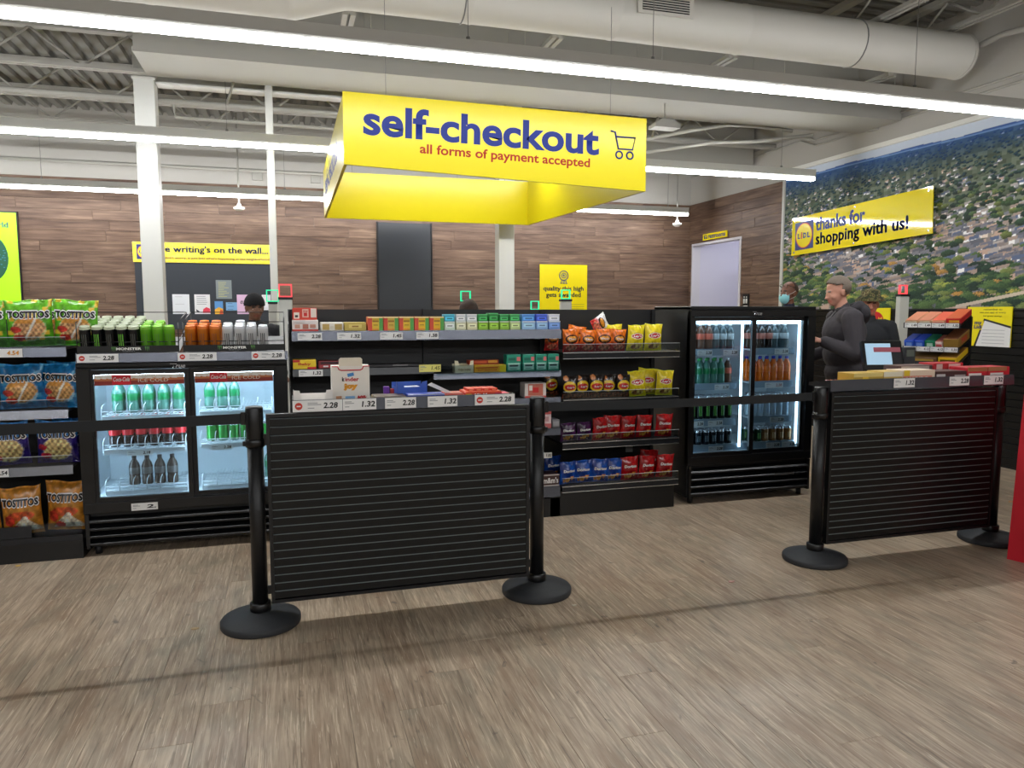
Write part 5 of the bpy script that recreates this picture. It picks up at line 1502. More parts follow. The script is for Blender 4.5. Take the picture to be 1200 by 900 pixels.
# third shelf and lower (seen through the gap beside the barrier)
pack('candy_box', 'candy', 'red and white chocolate carton seen right of the barrier shelf', 1.60, 1.76, YG, 0.12, 0.886, 0.99, (226, 216, 210), [(0.15, 0.85, 0.15, 0.95, (196, 110, 90)), (0.36, 0.64, 0.35, 0.7, (206, 40, 40)), (0, 1, 0, 0.12, (200, 60, 50)), (0.2, 0.35, 0.5, 0.85, (236, 226, 216))])
pack('candy_box', 'candy', 'pink and white candy carton on the lower shelf beside the stanchion', 1.70, 1.80, YG, 0.12, 0.661, 0.80, (226, 206, 206), [(0, 1, 0.72, 1, (206, 90, 90)), (0, 1, 0.0, 0.24, (206, 110, 110)), (0.2, 0.8, 0.35, 0.6, (196, 150, 150))])
pack('candy_box', 'candy', 'grey candy tray on the lower shelf near the purple bags', 1.81, 1.865, YG, 0.12, 0.661, 0.72, (120, 120, 124), [(0.1, 0.9, 0.2, 0.8, (160, 160, 164))])
pack('candy_box', 'candy', 'dark brown candy carton with white lettering on the bottom shelf', 1.66, 1.865, YG, 0.14, 0.232, 0.318, (66, 38, 34), [(0, 1, 0.0, 0.1, (200, 190, 186)), (0, 1, 0.9, 1, (190, 180, 176))], [("m&m's", 0.68, 0.5, 0.56, 0.5, (236, 232, 230))])

# ---- on the nearer barrier shelf (board top 1.058)
YS, ZS = 3.616, 1.0585
open_tray('display_tray', 'white empty display tray with raised corners on the barrier shelf', 'tray', 0.012, 0.192, YS, 0.2, ZS, 0.028, 0.072, (238, 234, 230), [('Bueno', -0.3, 0.014, 0.03, 0.008, (206, 60, 60))])
t = thing('display_box', 'tall white display carton reading Kinder joy on the barrier shelf', 'box', (0.283, YS+0.06, ZS))
b = B()
b.box(-0.09, 0.09, 0, 0.10, 0, 0.178)
b.obj('carton', C(240, 234, 224), t)
b = B(); b.prism([(-0.056, 0.178), (0.056, 0.178), (0.056, 0.21), (0.048, 0.218), (-0.048, 0.218), (-0.056, 0.21)], -0.002, 0.002); b.obj('header_tab', C(236, 226, 206), t)
b = B(); b.tube([(-0.09, -0.002, 0.176), (-0.062, -0.002, 0.176), (-0.056, -0.002, 0.162), (-0.045, -0.002, 0.157), (0.045, -0.002, 0.157), (0.056, -0.002, 0.162), (0.062, -0.002, 0.176), (0.09, -0.002, 0.176)], 0.003, 6); b.obj('red_edge_line', C(206, 40, 60), t)
b = B(); b.prism([(-0.014, 0.124), (0.016, 0.130), (0.013, 0.146), (-0.017, 0.140)], -0.001, 0); b.obj('blue_flash', C(66, 140, 206), t)
txt('k', BT_, t, (-0.036, -0.0015, 0.114), h=0.022, w=0.012, bold=0.05); txt('inder', RT_, t, (0.006, -0.0015, 0.113), w=0.066, h=0.02, bold=0.03)
txt('joy', C(236, 160, 30), t, (-0.002, -0.0015, 0.075), w=0.07, h=0.036, bold=0.09)
b = B(); b.box(-0.072, -0.045, -0.001, 0, 0.012, 0.032); b.obj('picture_spot', C(206, 150, 110), t)
b = B(); b.box(-0.028, 0.018, -0.001, 0, 0.012, 0.03); b.obj('picture_spot', C(130, 180, 226), t)
txt('Milk', RT_, t, (0.052, -0.0015, 0.022), w=0.05, h=0.02, bold=0.05, shear=0.3)
pack('candy_box', 'candy', 'dark brown chocolate bar carton beside the tall white carton', 0.388, 0.545, YS, 0.14, ZS, ZS+0.026, (186, 176, 150), [(0, 0.1, 0, 1, (236, 196, 40)), (0.9, 1, 0, 1, (236, 196, 40)), (0.1, 0.9, 0.05, 0.95, (206, 198, 186))], [("HERSHEY'S", 0.5, 0.5, 0.72, 0.6, (60, 40, 30))], lid=(70, 44, 34))
pack('candy_box', 'candy', 'small purple candy pouch standing behind the chocolate carton', 0.455, 0.485, YS+0.18, 0.02, ZS, ZS+0.06, (110, 50, 160))
pack('candy_box', 'candy', 'small dark red candy pouch standing beside the purple one', 0.49, 0.52, YS+0.18, 0.02, ZS, ZS+0.048, (170, 40, 50))
pack('candy_box', 'candy', 'deep blue almond candy carton on the nearer barrier shelf', 0.552, 0.735, YS, 0.1, ZS, ZS+0.034, (28, 62, 170), [(0, 1, 0.9, 1, (200, 206, 226))], [('AlmondJoy', 0.5, 0.45, 0.8, 0.5, (240, 240, 244))])
t = open_tray('display_tray', 'blue and white open candy tray behind the almond carton', 'tray', 0.515, 0.67, YS+0.12, 0.12, ZS, 0.06, 0.088, (60, 100, 196)); t.rotation_euler = (0, 0, R(6))
b = B(); b.box(-0.05, 0.05, 0.01, 0.1, 0.045, 0.058); b.obj('candy_bar', C(206, 212, 226), t)
t = thing('carton_flap', 'white torn carton flap leaning across the red candy', 'box', (0.66, YS+0.06, ZS+0.034))
b = B(); b.prism([(0, 0.04), (0.02, 0.052), (0.125, 0.0), (0.115, -0.012)], -0.003, 0.003); b.obj('flap', C(236, 234, 232), t)
pack('candy_box', 'candy', 'pale red candy carton next to the almond carton', 0.738, 0.835, YS+0.01, 0.12, ZS, ZS+0.03, (206, 90, 76), [(0.1, 0.9, 0.3, 0.8, (226, 170, 160)), (0.0, 0.4, 0.0, 0.25, (236, 120, 60))], lid=(190, 90, 80))
pack('candy_box', 'candy', 'orange red wafer bar carton reading KitKat on the barrier shelf', 0.842, 1.03, YS, 0.15, ZS, ZS+0.036, (222, 70, 34), [(0, 0.16, 0, 0.8, (244, 206, 40)), (0.82, 1, 0.2, 0.9, (206, 50, 80))], [('KitKat', 0.5, 0.5, 0.5, 0.68, (244, 240, 236))], lid=(226, 90, 50))
pack('candy_box', 'candy', 'pink and red candy bar lying at the right end of the shelf', 1.0, 1.085, YS+0.02, 0.12, ZS, ZS+0.022, (206, 60, 96), [(0.3, 0.8, 0.3, 0.8, (236, 226, 230))], ry=0)
for i in range(4):
    pack('candy_bar', 'candy', f'red wafer bar lying on the orange carton, {ORD[i]} from left', 0.86+i*0.04, 0.895+i*0.04, YS+0.03, 0.1, ZS+0.0395, ZS+0.052, (214, 56, 30), [(0.2, 0.8, 0.2, 0.7, (236, 150, 110))], grp='wafer bars on the carton')
# ---- on the farther barrier shelf (board top 1.058, rail top 1.10)
Z2 = 1.0585
def P2(label, a, c, h, body, **k): 
    x0 = 3.03+(a-972)*0.00658; x1 = 3.03+(c-972)*0.00658
    return pack('candy_box', 'candy', label, x0, x1, YS+k.pop('dy', 0), k.pop('d', 0.14), Z2, Z2+h, body, **k)
P2('long gold candy carton at the left of the farther barrier shelf', 998, 1030, 0.075, (196, 160, 60), prints=[(0, 1, 0.7, 1, (226, 206, 130)), (0.3, 0.5, 0.3, 0.7, (240, 206, 60))])
P2('gold and cream candy carton beside the long gold one', 1031, 1052, 0.08, (214, 180, 90), prints=[(0, 1, 0.62, 1, (236, 230, 206)), (0.1, 0.5, 0.1, 0.45, (226, 96, 70))])
P2('cream candy carton with pale red lettering on the farther shelf', 1053, 1090, 0.085, (236, 214, 190), prints=[(0, 0.9, 0.15, 0.6, (226, 140, 120)), (0.02, 0.2, 0.6, 1, (236, 200, 50))], words=[('HARIBO', 0.45, 0.38, 0.7, 0.3, (240, 230, 220))])
P2('dark brown and white chocolate carton in the farther shelf middle', 1091, 1128, 0.07, (70, 44, 44), prints=[(0.02, 0.3, 0.2, 0.8, (206, 200, 200)), (0.6, 0.95, 0.3, 0.7, (190, 180, 180))], lid=(90, 60, 56))
P2('left of two red and white cartons at the right shelf end', 1129, 1153, 0.092, (200, 34, 50), prints=[(0.06, 0.7, 0.15, 0.6, (236, 230, 226)), (0, 1, 0.72, 1, (170, 110, 70)), (0.2, 0.4, 0.25, 0.45, (206, 60, 70))])
P2('right of two red and white cartons at the right shelf end', 1154, 1181, 0.092, (200, 34, 50), prints=[(0.1, 0.7, 0.15, 0.6, (236, 230, 226)), (0, 0.85, 0.72, 1, (170, 120, 80)), (0.2, 0.4, 0.25, 0.45, (206, 60, 70))])
P2('dark candy tray behind the cream and brown cartons', 1070, 1112, 0.10, (96, 70, 64), dy=0.16, prints=[(0.1, 0.9, 0.6, 0.95, (196, 180, 170))], d=0.12)
P2('red candy tray behind the two red cartons', 1113, 1150, 0.11, (196, 40, 50), dy=0.16, prints=[(0.1, 0.9, 0.6, 0.95, (236, 200, 190)), (0.3, 0.5, 0.6, 0.95, (190, 50, 50))], d=0.12)
for i in range(6):
    x = 3.13+i*0.032
    t = thing('candy_roll', f'orange and brown candy roll, {ORD[i]} from left at shelf left end', 'candy', (x, YS+0.09, Z2+0.014), 0, 'candy rolls at the shelf end')
    b = B(); b.tube([(0, -0.05, 0), (0, 0.06, 0)], 0.0135, 12); b.obj('wrapper', C(*((206, 110, 40) if i % 2 else (150, 50, 36))), t)
# ---- checkout side rack with three sloped tiers, turned to face the till
RX, RY, RZ_ = 4.80, 4.62, R(-62)
t = thing('tier_rack', 'black rack of three sloped candy tiers beside the till', 'rack', (RX, RY, 0), RZ_)
b = B(); b.box(-0.2, 0.2, 0.30, 0.33, 0, 1.46); b.obj('back_panel', BLACK, t)
b = B(); b.box(-0.2, 0.2, -0.02, 0.30, 0, 0.9); b.obj('plinth', BLACK, t)
tiers = ((1.40, '1.49'), (1.215, '4.12'), (1.10, '1.32'))
for z, s_ in tiers:
    b = B(); b.prism([(0.0, z-0.006), (0.30, z+0.07), (0.30, z+0.064), (0.0, z-0.012)], -0.2, 0.2, 0, 'x'); b.obj('sloped_shelf', BLACK, t)
    b = B(); b.box(-0.2, 0.2, -0.006, 0.0, z-0.03, z+0.012); b.obj('price_rail', RAIL, t)
    if z > 1.2:
        for i, x in enumerate((-0.145, -0.048, 0.049, 0.146)): price_tag(t, x, -0.0085, z-0.008, 0.092, 0.036, '1.32' if i == 3 else s_)
def tier_pack(label, tier, u0, u1, d_, h_, body, prints=(), words=(), lid=None, lift=0.0, back=0.0):
    z = tiers[tier][0]
    M = Matrix.Translation((RX, RY, 0)) @ Matrix.Rotation(RZ_, 4, 'Z')
    p = M @ Vector(((u0+u1)/2, 0.004+back, z+0.002+lift+back*0.25))
    o = pack('candy_box', 'candy', label, 0, u1-u0, 0, d_, 0, h_, body, prints, words, lid=lid)
    o.location = p; o.rotation_euler = (R(14), 0, RZ_)
    return o
for i in range(3):
    o = tier_pack(f'cream and red candy carton, {ORD[i]} from left on the top tier', 0, -0.19+i*0.095, -0.10+i*0.095, 0.28, 0.028, (226, 180, 140), [(0.1, 0.9, 0.2, 0.8, (236, 150, 120) if i == 2 else (226, 210, 180))], lid=(206, 130, 100) if i < 2 else (220, 96, 70))
tier_pack('bright red candy carton at the right end of the top tier', 0, 0.10, 0.2, 0.30, 0.045, (206, 30, 36), [(0.2, 0.9, 0.3, 0.7, (240, 180, 50))], lid=(200, 90, 40))
for i in range(2):
    tier_pack(f'blue candy carton, {ORD[i]} from left on the middle tier', 1, -0.19+i*0.075, -0.12+i*0.075, 0.2, 0.055, (40, 90, 210), [(0.2, 0.8, 0.2, 0.7, (120, 160, 236))], lid=(30, 70, 190))
tier_pack('green candy carton on the middle tier of the till rack', 1, -0.04, 0.03, 0.2, 0.055, (24, 130, 90), [(0.2, 0.8, 0.2, 0.7, (190, 226, 206))], lid=(20, 110, 80))
tier_pack('white and pink candy carton on the middle tier', 1, 0.034, 0.085, 0.2, 0.05, (230, 206, 200), [(0.1, 0.9, 0.2, 0.6, (206, 90, 90))], lid=(190, 110, 100))
o = tier_pack('gold caramel bar carton with red lettering on the middle tier', 1, 0.09, 0.195, 0.30, 0.075, (150, 116, 46), [], [], lid=(120, 70, 40))
txt('TWIX', C(206, 40, 40), o, (0.0535, 0.15, 0.038), w=0.17, h=0.045, bold=0.05, rot=(0, 0, PI/2))
tier_pack('yellow candy carton at the right end of the lowest tier', 2, 0.06, 0.19, 0.30, 0.045, (240, 200, 30), [(0.1, 0.9, 0.2, 0.6, (120, 90, 30))], lid=(170, 120, 50))
tier_pack('brown and yellow candy carton at the left of the lowest tier', 2, -0.19, 0.05, 0.28, 0.035, (110, 80, 50), [(0.1, 0.9, 0.3, 0.8, (196, 160, 70))], lid=(130, 96, 50))
# ---- till counter and touch screen
t = thing('checkout_counter', 'dark checkout counter behind the farther barrier shelf', 'counter', (4.25, 4.42, 0))
b = B(); b.box(-0.2, 0.24, -0.25, 0.30, 0.0, 0.93); b.obj('cabinet', BLACK, t)
b = B(); b.rbox(-0.22, 0.26, -0.28, 0.33, 0.93, 0.965, 0.008); b.obj('worktop', C(60, 62, 66), t)
t = thing('touch_screen', 'small black touch screen till on its round stand', 'till', (4.16, 4.42, 0.967), R(-14))
b = B(); b.lathe([(0.09, 0), (0.09, 0.02), (0.045, 0.05), (0.04, 0.12), (0, 0.12)], 20); b.obj('stand', BLACK2, t)
b = B(); b.rbox(-0.15, 0.15, -0.012, 0.03, -0.005, 0.225, 0.008); s_ = b.obj('screen_housing', BLACK2, t, (0.0, -0.03, 0.105), (R(-18), 0, 0))
b = B(); b.box(-0.13, 0.06, -0.0145, -0.012, 0.04, 0.2); b.obj('screen_image', mat('screen_lit', (150, 180, 200), 0.3, emit=0.7), s_)
b = B(); b.box(-0.07, 0.13, -0.016, -0.0145, 0.135, 0.17); b.obj('screen_banner', mat('screen_maroon', (150, 80, 90), 0.3, emit=0.3), s_)
b = B(); b.box(0.06, 0.13, -0.0145, -0.012, 0.04, 0.13); b.obj('screen_dark_area', C(30, 32, 36), s_)
t = thing('card_reader', 'grey card reader box on a stalk beside the touch screen', 'card reader', (4.42, 4.45, 0.967))
b = B(); b.lathe([(0.05, 0), (0.05, 0.01), (0.015, 0.02), (0.015, 0.13), (0, 0.13)], 14); b.obj('stalk', BLACK2, t)
b = B(); b.rbox(-0.05, 0.05, -0.02, 0.02, 0.13, 0.27, 0.006); b.obj('reader_body', C(70, 74, 78), t)
b = B(); b.box(-0.035, 0.035, -0.022, -0.02, 0.2, 0.25); b.obj('reader_display', C(120, 130, 120), t)
# ---- black slatwall with two yellow posters
t = thing('slat_wall', 'black slatted cladding covering the lower right wall under the mural', 'cladding', (WX-0.04, 5.4, 0))
l = 3.45
b = B(); b.box(0.012, 0.038, -l, l, 0.0, 1.52); b.obj('backing_sheet', DARK, t)
b = B(); b.prism([(-0.004, 0.0), (-0.008, 0.003), (-0.008, 0.062), (0.0, 0.069), (0.012, 0.069), (0.012, 0.0)], -l, l, 0, 'x'); sm = b.mesh('slat', SLAT)
for k in range(21): add('slat', sm, t, (0, 0, 0.04+k*0.07), (0, 0, -PI/2))
b = B(); b.box(-0.012, 0.038, -l, l, 1.512, 1.53); b.obj('top_trim', BLACK, t)
PY = mat('poster_yellow', (250, 234, 10), 0.4)
t = thing('wall_poster', 'yellow poster of a phone receipt on the slatted wall', 'poster', (WX-0.065, 5.58, 1.16), -PI/2)
b = B(); b.box(-0.28, 0.2, 0, 0.012, 0, 0.385); b.obj('poster_board', PY, t)
for i, s_ in enumerate(('remember to', 'use our app at every', 'for great savings')): txt(s_, C(130, 120, 20), t, (0.0, -0.001, 0.36-0.033*i), w=0.2+0.08*(i == 1), h=0.018, bold=0.02)
b = B(); b.rbox(-0.215, -0.09, -0.002, 0, 0.16, 0.25, 0.0009); b.obj('app_badge', C(240, 216, 0), t)
txt('my\nLidl', NAVY, t, (-0.152, -0.003, 0.205), w=0.085, h=0.065, bold=0.04)
b = B(); b.prism([(-0.19, 0.0), (0.2, 0.0), (0.2, 0.20), (-0.09, 0.27)], -0.0015, 0); b.obj('phone_outline', C(30, 30, 34), t)
b = B(); b.prism([(-0.165, 0.0), (0.2, 0.0), (0.2, 0.18), (-0.08, 0.25)], -0.003, -0.0015); b.obj('phone_page', C(240, 240, 238), t)
for k in range(5):
    b = B(); b.box(-0.10, 0.14, -0.004, -0.003, 0.03+k*0.032, 0.034+k*0.032); b.obj('printed_line', C(170, 170, 176), t)
t = thing('wall_poster', 'yellow poster with red speech bubble behind the camouflage hat man', 'poster', (WX-0.065, 7.02, 1.14), -PI/2)
b = B(); b.box(-0.42, 0.15, 0, 0.012, 0, 0.4); b.obj('poster_board', PY, t)
b = B(); n = 24; b.prism([(0.13*math.cos(2*PI*k/n)-0.07, 0.10*math.sin(2*PI*k/n)+0.26) for k in range(n)], -0.002, 0); b.prism([(-0.1, 0.17), (-0.06, 0.17), (-0.09, 0.13)], -0.002, 0); b.obj('speech_bubble', C(206, 30, 40), t)
txt('love it!', C(250, 226, 30), t, (-0.06, -0.003, 0.265), w=0.2, h=0.07, bold=0.04)
txt('item\nreplaced', INK, t, (0.03, -0.001, 0.09), w=0.13, h=0.075, bold=0.02)
b = B(); b.tube([(-0.09, -0.003, 0.085), (-0.075, -0.003, 0.06), (-0.045, -0.003, 0.12)], 0.006, 5); b.obj('tick_mark', C(206, 30, 40), t)

# ---- self-checkout status poles
def pole(x, y, h, label, colr, s_=0.115, wd=0.115):
    t = thing('checkout_pole', label, 'checkout pole', (x, y, 0))
    b = B(); b.rbox(-wd/2, wd/2, -0.03, 0.03, 0, h, 0.008); b.obj('pole', STEELW, t)
    b = B(); b.box(-wd/2-0.004, wd/2+0.004, -0.034, 0.034, h, h+0.022); b.obj('dark_cap', INK, t)
    b = B(); ring_frame(b, -s_/2, s_/2, h+0.022, h+0.022+s_, 0.010, -0.012, 0.012); b.obj('light_frame', colr, t)
RL = mat('status_red', (250, 70, 80), 0.4, emit=0.9); GL = mat('status_green', (30, 226, 160), 0.4, emit=0.7)
pole(-0.02, 6.95, 1.605, 'white checkout pole with red light frame beside the thin post', RL)
pole(-0.14, 7.52, 1.57, 'checkout pole with green light frame behind the thin white post', GL, 0.115, 0.08)
pole(1.635, 7.0, 1.575, 'white checkout pole with green light frame left of the white column', GL, 0.1, 0.07)
pole(2.97, 8.9, 1.50, 'checkout pole with green light frame left of the rosette poster', GL, 0.11, 0.08)
pole(2.66, 7.0, 1.60, 'white checkout pole with green light frame before the rosette poster', GL, 0.095, 0.11)
pole(6.07, 6.22, 1.655, 'white checkout pole with red light frame against the mural', RL, 0.095, 0.115)
# ---- red bin at the right edge
t = thing('promo_bin', 'tall red cardboard bin at the right edge of the picture', 'bin', (0, 0, 0))
b = B()
lo_ = [(4.15, 3.345), (4.26, 3.03), (4.85, 3.06), (4.80, 3.42)]; hi_ = [(4.19, 3.335), (4.29, 3.07), (4.82, 3.09), (4.77, 3.40)]
v0 = [b.bm.verts.new((*p, 0)) for p in lo_]; v1 = [b.bm.verts.new((*p, 1.08)) for p in hi_]
b.bm.faces.new(v0[::-1]); 
for i in range(4): b.bm.faces.new([v0[i], v0[(i+1) % 4], v1[(i+1) % 4], v1[i]])
v2 = [b.bm.verts.new((p[0]*0.94+4.5*0.06, p[1]*0.94+3.22*0.06, 1.08)) for p in hi_]; v3 = [b.bm.verts.new((p[0]*0.94+4.5*0.06, p[1]*0.94+3.22*0.06, 0.7)) for p in hi_]
for i in range(4):
    b.bm.faces.new([v1[i], v1[(i+1) % 4], v2[(i+1) % 4], v2[i]]); b.bm.faces.new([v2[i], v2[(i+1) % 4], v3[(i+1) % 4], v3[i]])
b.bm.faces.new(v3)
bmesh.ops.recalc_face_normals(b.bm, faces=b.bm.faces[:])
b.obj('cardboard_body', mat('cardboard_red', (206, 24, 44), 0.5), t)
b = B(); b.prism([(4.142, 3.352), (4.148, 3.356), (4.19, 3.345), (4.185, 3.338)], 0.35, 0.36, 0, 'z'); b.obj('edge_staple', C(190, 150, 110), t)
# ---- scraps on the floor
for i, (x, y, c, l_) in enumerate(((-0.468, 3.685, (176, 150, 110), 'small tan paper scrap left of the nearest stanchion base'), (-1.573, 4.93, (226, 190, 90), 'tiny yellow scrap on the floor below the amber chip bags'), (2.323, 3.489, (206, 160, 150), 'tiny pinkish scrap on the open floor between the barriers'), (1.36, 3.43, (200, 190, 170), 'tiny pale crumb in front of the middle stanchion base'))):
    b = B(); q = random.Random(i)
    pts = [(0.022*math.cos(a)*q.uniform(0.5, 1), 0.014*math.sin(a)*q.uniform(0.5, 1)) for a in [k*PI/3.5 for k in range(7)]]
    b.prism(pts, 0.0, 0.003+0.002*q.random(), 0, 'z')
    tag(b.obj('paper_scrap', C(*c), None, (x, y, 0.0002)), l_, 'scrap')

# ================================================================== people
SK = {'fair': (206, 150, 128), 'ruddy': (190, 122, 100), 'brown': (112, 70, 50), 'tan': (120, 84, 64)}
def person(label, x, y, rz, H_, skin, top, trousers, shoes, arms, head_turn=0.0, head_nod=0.0, bulk=1.0, collar=None, lean=0.0, brow_c=(60, 45, 38)):
    """one continuous body surface: joints as tapered limbs, fused by a voxel remesh; returns the root and a head-space matrix"""
    s = H_/1.76
    prims = []     # p0, p1, r0, r1, material, scale(for ellipsoids)
    def cap(p0, p1, r0, r1, m): prims.append((Vector(p0), Vector(p1), r0, r1, m, None))
    def elp(c, r, m, M=None): prims.append((Vector(c), None, 0, 0, m, (Vector(r), M)))
    T, TR, SH, SKN = 1, 2, 3, 0
    k = bulk
    for e in (-1, 1):
        cap((e*0.085, 0.0, 0.90), (e*0.10, -0.01, 0.50), 0.095*k, 0.066, TR); cap((e*0.10, -0.01, 0.50), (e*0.105, 0.015, 0.10), 0.066, 0.05, TR)
        cap((e*0.105, 0.02, 0.045), (e*0.118, -0.15, 0.035), 0.046, 0.037, SH); cap((e*0.105, 0.03, 0.05), (e*0.105, 0.03, 0.10), 0.045, 0.045, SH)
    elp((0, 0.01, 0.96), (0.165*k, 0.125*k, 0.13), T if True else TR)
    elp((0, -0.01, 1.12), (0.16*k, 0.125*k, 0.17), T); elp((0, 0.0+lean*0.3, 1.29), (0.185*k, 0.13*k, 0.19), T)
    cap((-0.145, lean*0.4, 1.41), (0.145, lean*0.4, 1.41), 0.072*k, 0.072*k, T)
    cap((0, lean*0.4, 1.40), (0, lean*0.6-0.005, 1.50), 0.085, 0.058, T); cap((0, lean*0.5, 1.45), (0, lean-0.012, 1.56), 0.056, 0.052, SKN)
    for e, (el, wr) in zip((-1, 1), arms):
        sh = Vector((e*0.185*k, lean*0.4, 1.405)); el = Vector(el); wr = Vector(wr)
        cap(sh, el, 0.066*k, 0.052*k, T); cap(el, wr, 0.052*k, 0.038*k, T)
        d = (wr-el).normalized()
        side = d.cross(Vector((0, 0, 1))); side = side.normalized() if side.length > 0.1 else Vector((1, 0, 0))
        nrm = side.cross(d).normalized()
        pc = wr + d*0.055
        cap(wr, wr+d*0.02, 0.028, 0.03, SKN)
        for j in range(4): cap(wr+d*0.02+side*(j-1.5)*0.014, wr+d*0.09+side*(j-1.5)*0.019, 0.015, 0.012, SKN)
        for j in range(4):
            L1 = (0.032, 0.038, 0.036, 0.028)[j]
            q0 = wr+d*0.09+side*(j-1.5)*0.021; q1 = q0+(d-nrm*0.35).normalized()*L1; q2 = q1+(d*0.6-nrm*0.9).normalized()*L1*0.85
            cap(q0, q1, 0.0105, 0.0095, SKN); cap(q1, q2, 0.0095, 0.0085, SKN)
        te = -e
        q0 = wr+d*0.03+side*te*0.026; q1 = q0+(d*0.7+side*te*0.8-nrm*0.3).normalized()*0.035; q2 = q1+(d*0.9-nrm*0.5).normalized()*0.03
        cap(q0, q1, 0.014, 0.012, SKN); cap(q1, q2, 0.012, 0.010, SKN)
    # head in its own frame, turned about the neck
    HM = Matrix.Translation((0, lean-0.01, 1.545)) @ Matrix.Rotation(head_turn, 4, 'Z') @ Matrix.Rotation(head_nod, 4, 'X')
    def hc(c): return HM @ Vector(c)
    def he(c, r, m=SKN): elp(hc(c), r, m, HM.to_3x3())
    he((0, 0.012, 0.115), (0.076, 0.093, 0.092)); he((0, -0.028, 0.065), (0.062, 0.066, 0.085)); he((0, -0.045, 0.012), (0.042, 0.045, 0.032))
    he((0, -0.062, -0.002), (0.022, 0.02, 0.016))
    he((0, -0.070, 0.112), (0.052, 0.016, 0.010)); he((0, -0.092, 0.078), (0.0105, 0.013, 0.026)); he((0, -0.104, 0.060), (0.0145, 0.014, 0.011))
    for e in (-1, 1):
        he((e*0.012, -0.094, 0.057), (0.009, 0.009, 0.008)); he((e*0.040, -0.062, 0.060), (0.022, 0.022, 0.020))
        he((e*0.077, 0.008, 0.080), (0.010, 0.020, 0.032)); he((e*0.083, 0.016, 0.090), (0.008, 0.014, 0.018)); he((e*0.080, 0.006, 0.055), (0.007, 0.010, 0.012))
    he((0, -0.086, 0.033), (0.024, 0.012, 0.006), 4); he((0, -0.084, 0.024), (0.020, 0.012, 0.006), 4)
    for e in (-1, 1): he((e*0.03, -0.079, 0.112), (0.019, 0.008, 0.005), 5)
    b = B()
    for p0, p1, r0, r1, m, el_ in prims:
        t = bmesh.new()
        if el_:
            bmesh.ops.create_icosphere(t, subdivisions=3 if max(el_[0]) > 0.05 else 2, radius=1.0)
            M3 = el_[1].to_4x4() if el_[1] else Matrix.Identity(4)
            mx = Matrix.Translation(p0) @ M3 @ Matrix.Diagonal((*el_[0], 1))
            b.merge(t, 0, mx)
        else:
            for c, r in ((p0, r0), (p1, r1)):
                q = bmesh.new(); bmesh.ops.create_icosphere(q, subdivisions=2, radius=r*1.02); b.merge(q, 0, Matrix.Translation(c))
            b.tube([p0, p1], [r0, r1], 14)
            t.free()
    me = b.mesh('body', [])
    o = add('body', me)
    md = o.modifiers.new('r', 'REMESH'); md.mode = 'VOXEL'; md.voxel_size = 0.0075; md.use_smooth_shade = True
    m2 = o.modifiers.new('s', 'SMOOTH'); m2.factor = 0.5; m2.iterations = 3
    dg = bpy.context.evaluated_depsgraph_get()
    res = bpy.data.meshes.new_from_object(o.evaluated_get(dg))
    bpy.data.objects.remove(o)
    n = len(res.polygons); ce = np.empty(n*3, 'f'); res.polygons.foreach_get('center', ce); ce = ce.reshape(-1, 3)
    best = np.full(n, 1e9); mi = np.zeros(n, 'i')
    for p0, p1, r0, r1, m, el_ in prims:
        if el_:
            M3 = np.array(el_[1]) if el_[1] else np.eye(3)
            q = (ce-np.array(p0)) @ M3
            rr_ = np.array(el_[0]); l_ = np.linalg.norm(q/rr_, axis=1); d = (l_-1)*rr_.min()
            if m == 4: d -= 0.0035
            if m == 5: d -= 0.002
        else:
            a = np.array(p0); ab = np.array(p1)-a; tt = np.clip(((ce-a)@ab)/max(1e-9, ab@ab), 0, 1)
            d = np.linalg.norm(ce-a-tt[:, None]*ab, axis=1) - (r0+(r1-r0)*tt)
        k_ = d < best; best[k_] = d[k_]; mi[k_] = m
    # sweater hem over the trousers
    sk = SK[skin]
    res.materials.clear()
    for m_ in (mat('skin_'+skin, sk, 0.5, bump=0.02, bscale=200), mat('fabric_%d_%d_%d' % top, top, 0.85, bump=0.25, bscale=26), mat('trousers_%d_%d_%d' % trousers, trousers, 0.85), mat('shoe_leather', shoes, 0.5),
               mat('lips_'+skin, tuple(int(q*0.82) if i else q for i, q in enumerate(sk)), 0.45), mat('brow_%d' % brow_c[0], brow_c, 0.7)):
        res.materials.append(m_)
    res.polygons.foreach_set('material_index', mi)
    res.polygons.foreach_set('use_smooth', np.ones(n, bool))
    res.name = 'body'
    root = thing('person', label, 'person', (x, y, 0), rz)
    root.scale = (s, s, s)
    add('body', res, root)
    for e in (-1, 1):
        b = B(); t = bmesh.new(); bmesh.ops.create_uvsphere(t, u_segments=12, v_segments=8, radius=0.0105)
        for f in t.faces:
            f.material_index = 1 if f.calc_center_median().y < -0.0070 else 0
        b.merge(t, None, Matrix.Translation(hc((e*0.030, -0.0695, 0.088))) @ HM.to_3x3().to_4x4())
        b.obj('eye', [C(230, 226, 220, 0.2), C(40, 28, 22, 0.2)], root)
    return root, HM
def shell(root, HM, name, m, radii, c, keep, thick=0.0, sub=4, jitter=0.0, seed=0):
    t = bmesh.new(); bmesh.ops.create_icosphere(t, subdivisions=sub, radius=1.0)
    q = random.Random(seed)
    for v in t.verts:
        v.co = Vector((v.co.x*radii[0], v.co.y*radii[1], v.co.z*radii[2])) * (1+q.uniform(-jitter, jitter)) + Vector(c)
    bmesh.ops.delete(t, geom=[f for f in t.faces if not keep(f.calc_center_median())], context='FACES')
    for f in t.faces: f.smooth = True
    if thick: 
        g = bmesh.ops.solidify(t, geom=t.faces[:], thickness=-thick)
    b = B(); b.merge(t, 0, HM)
    return b.obj(name, m, root)
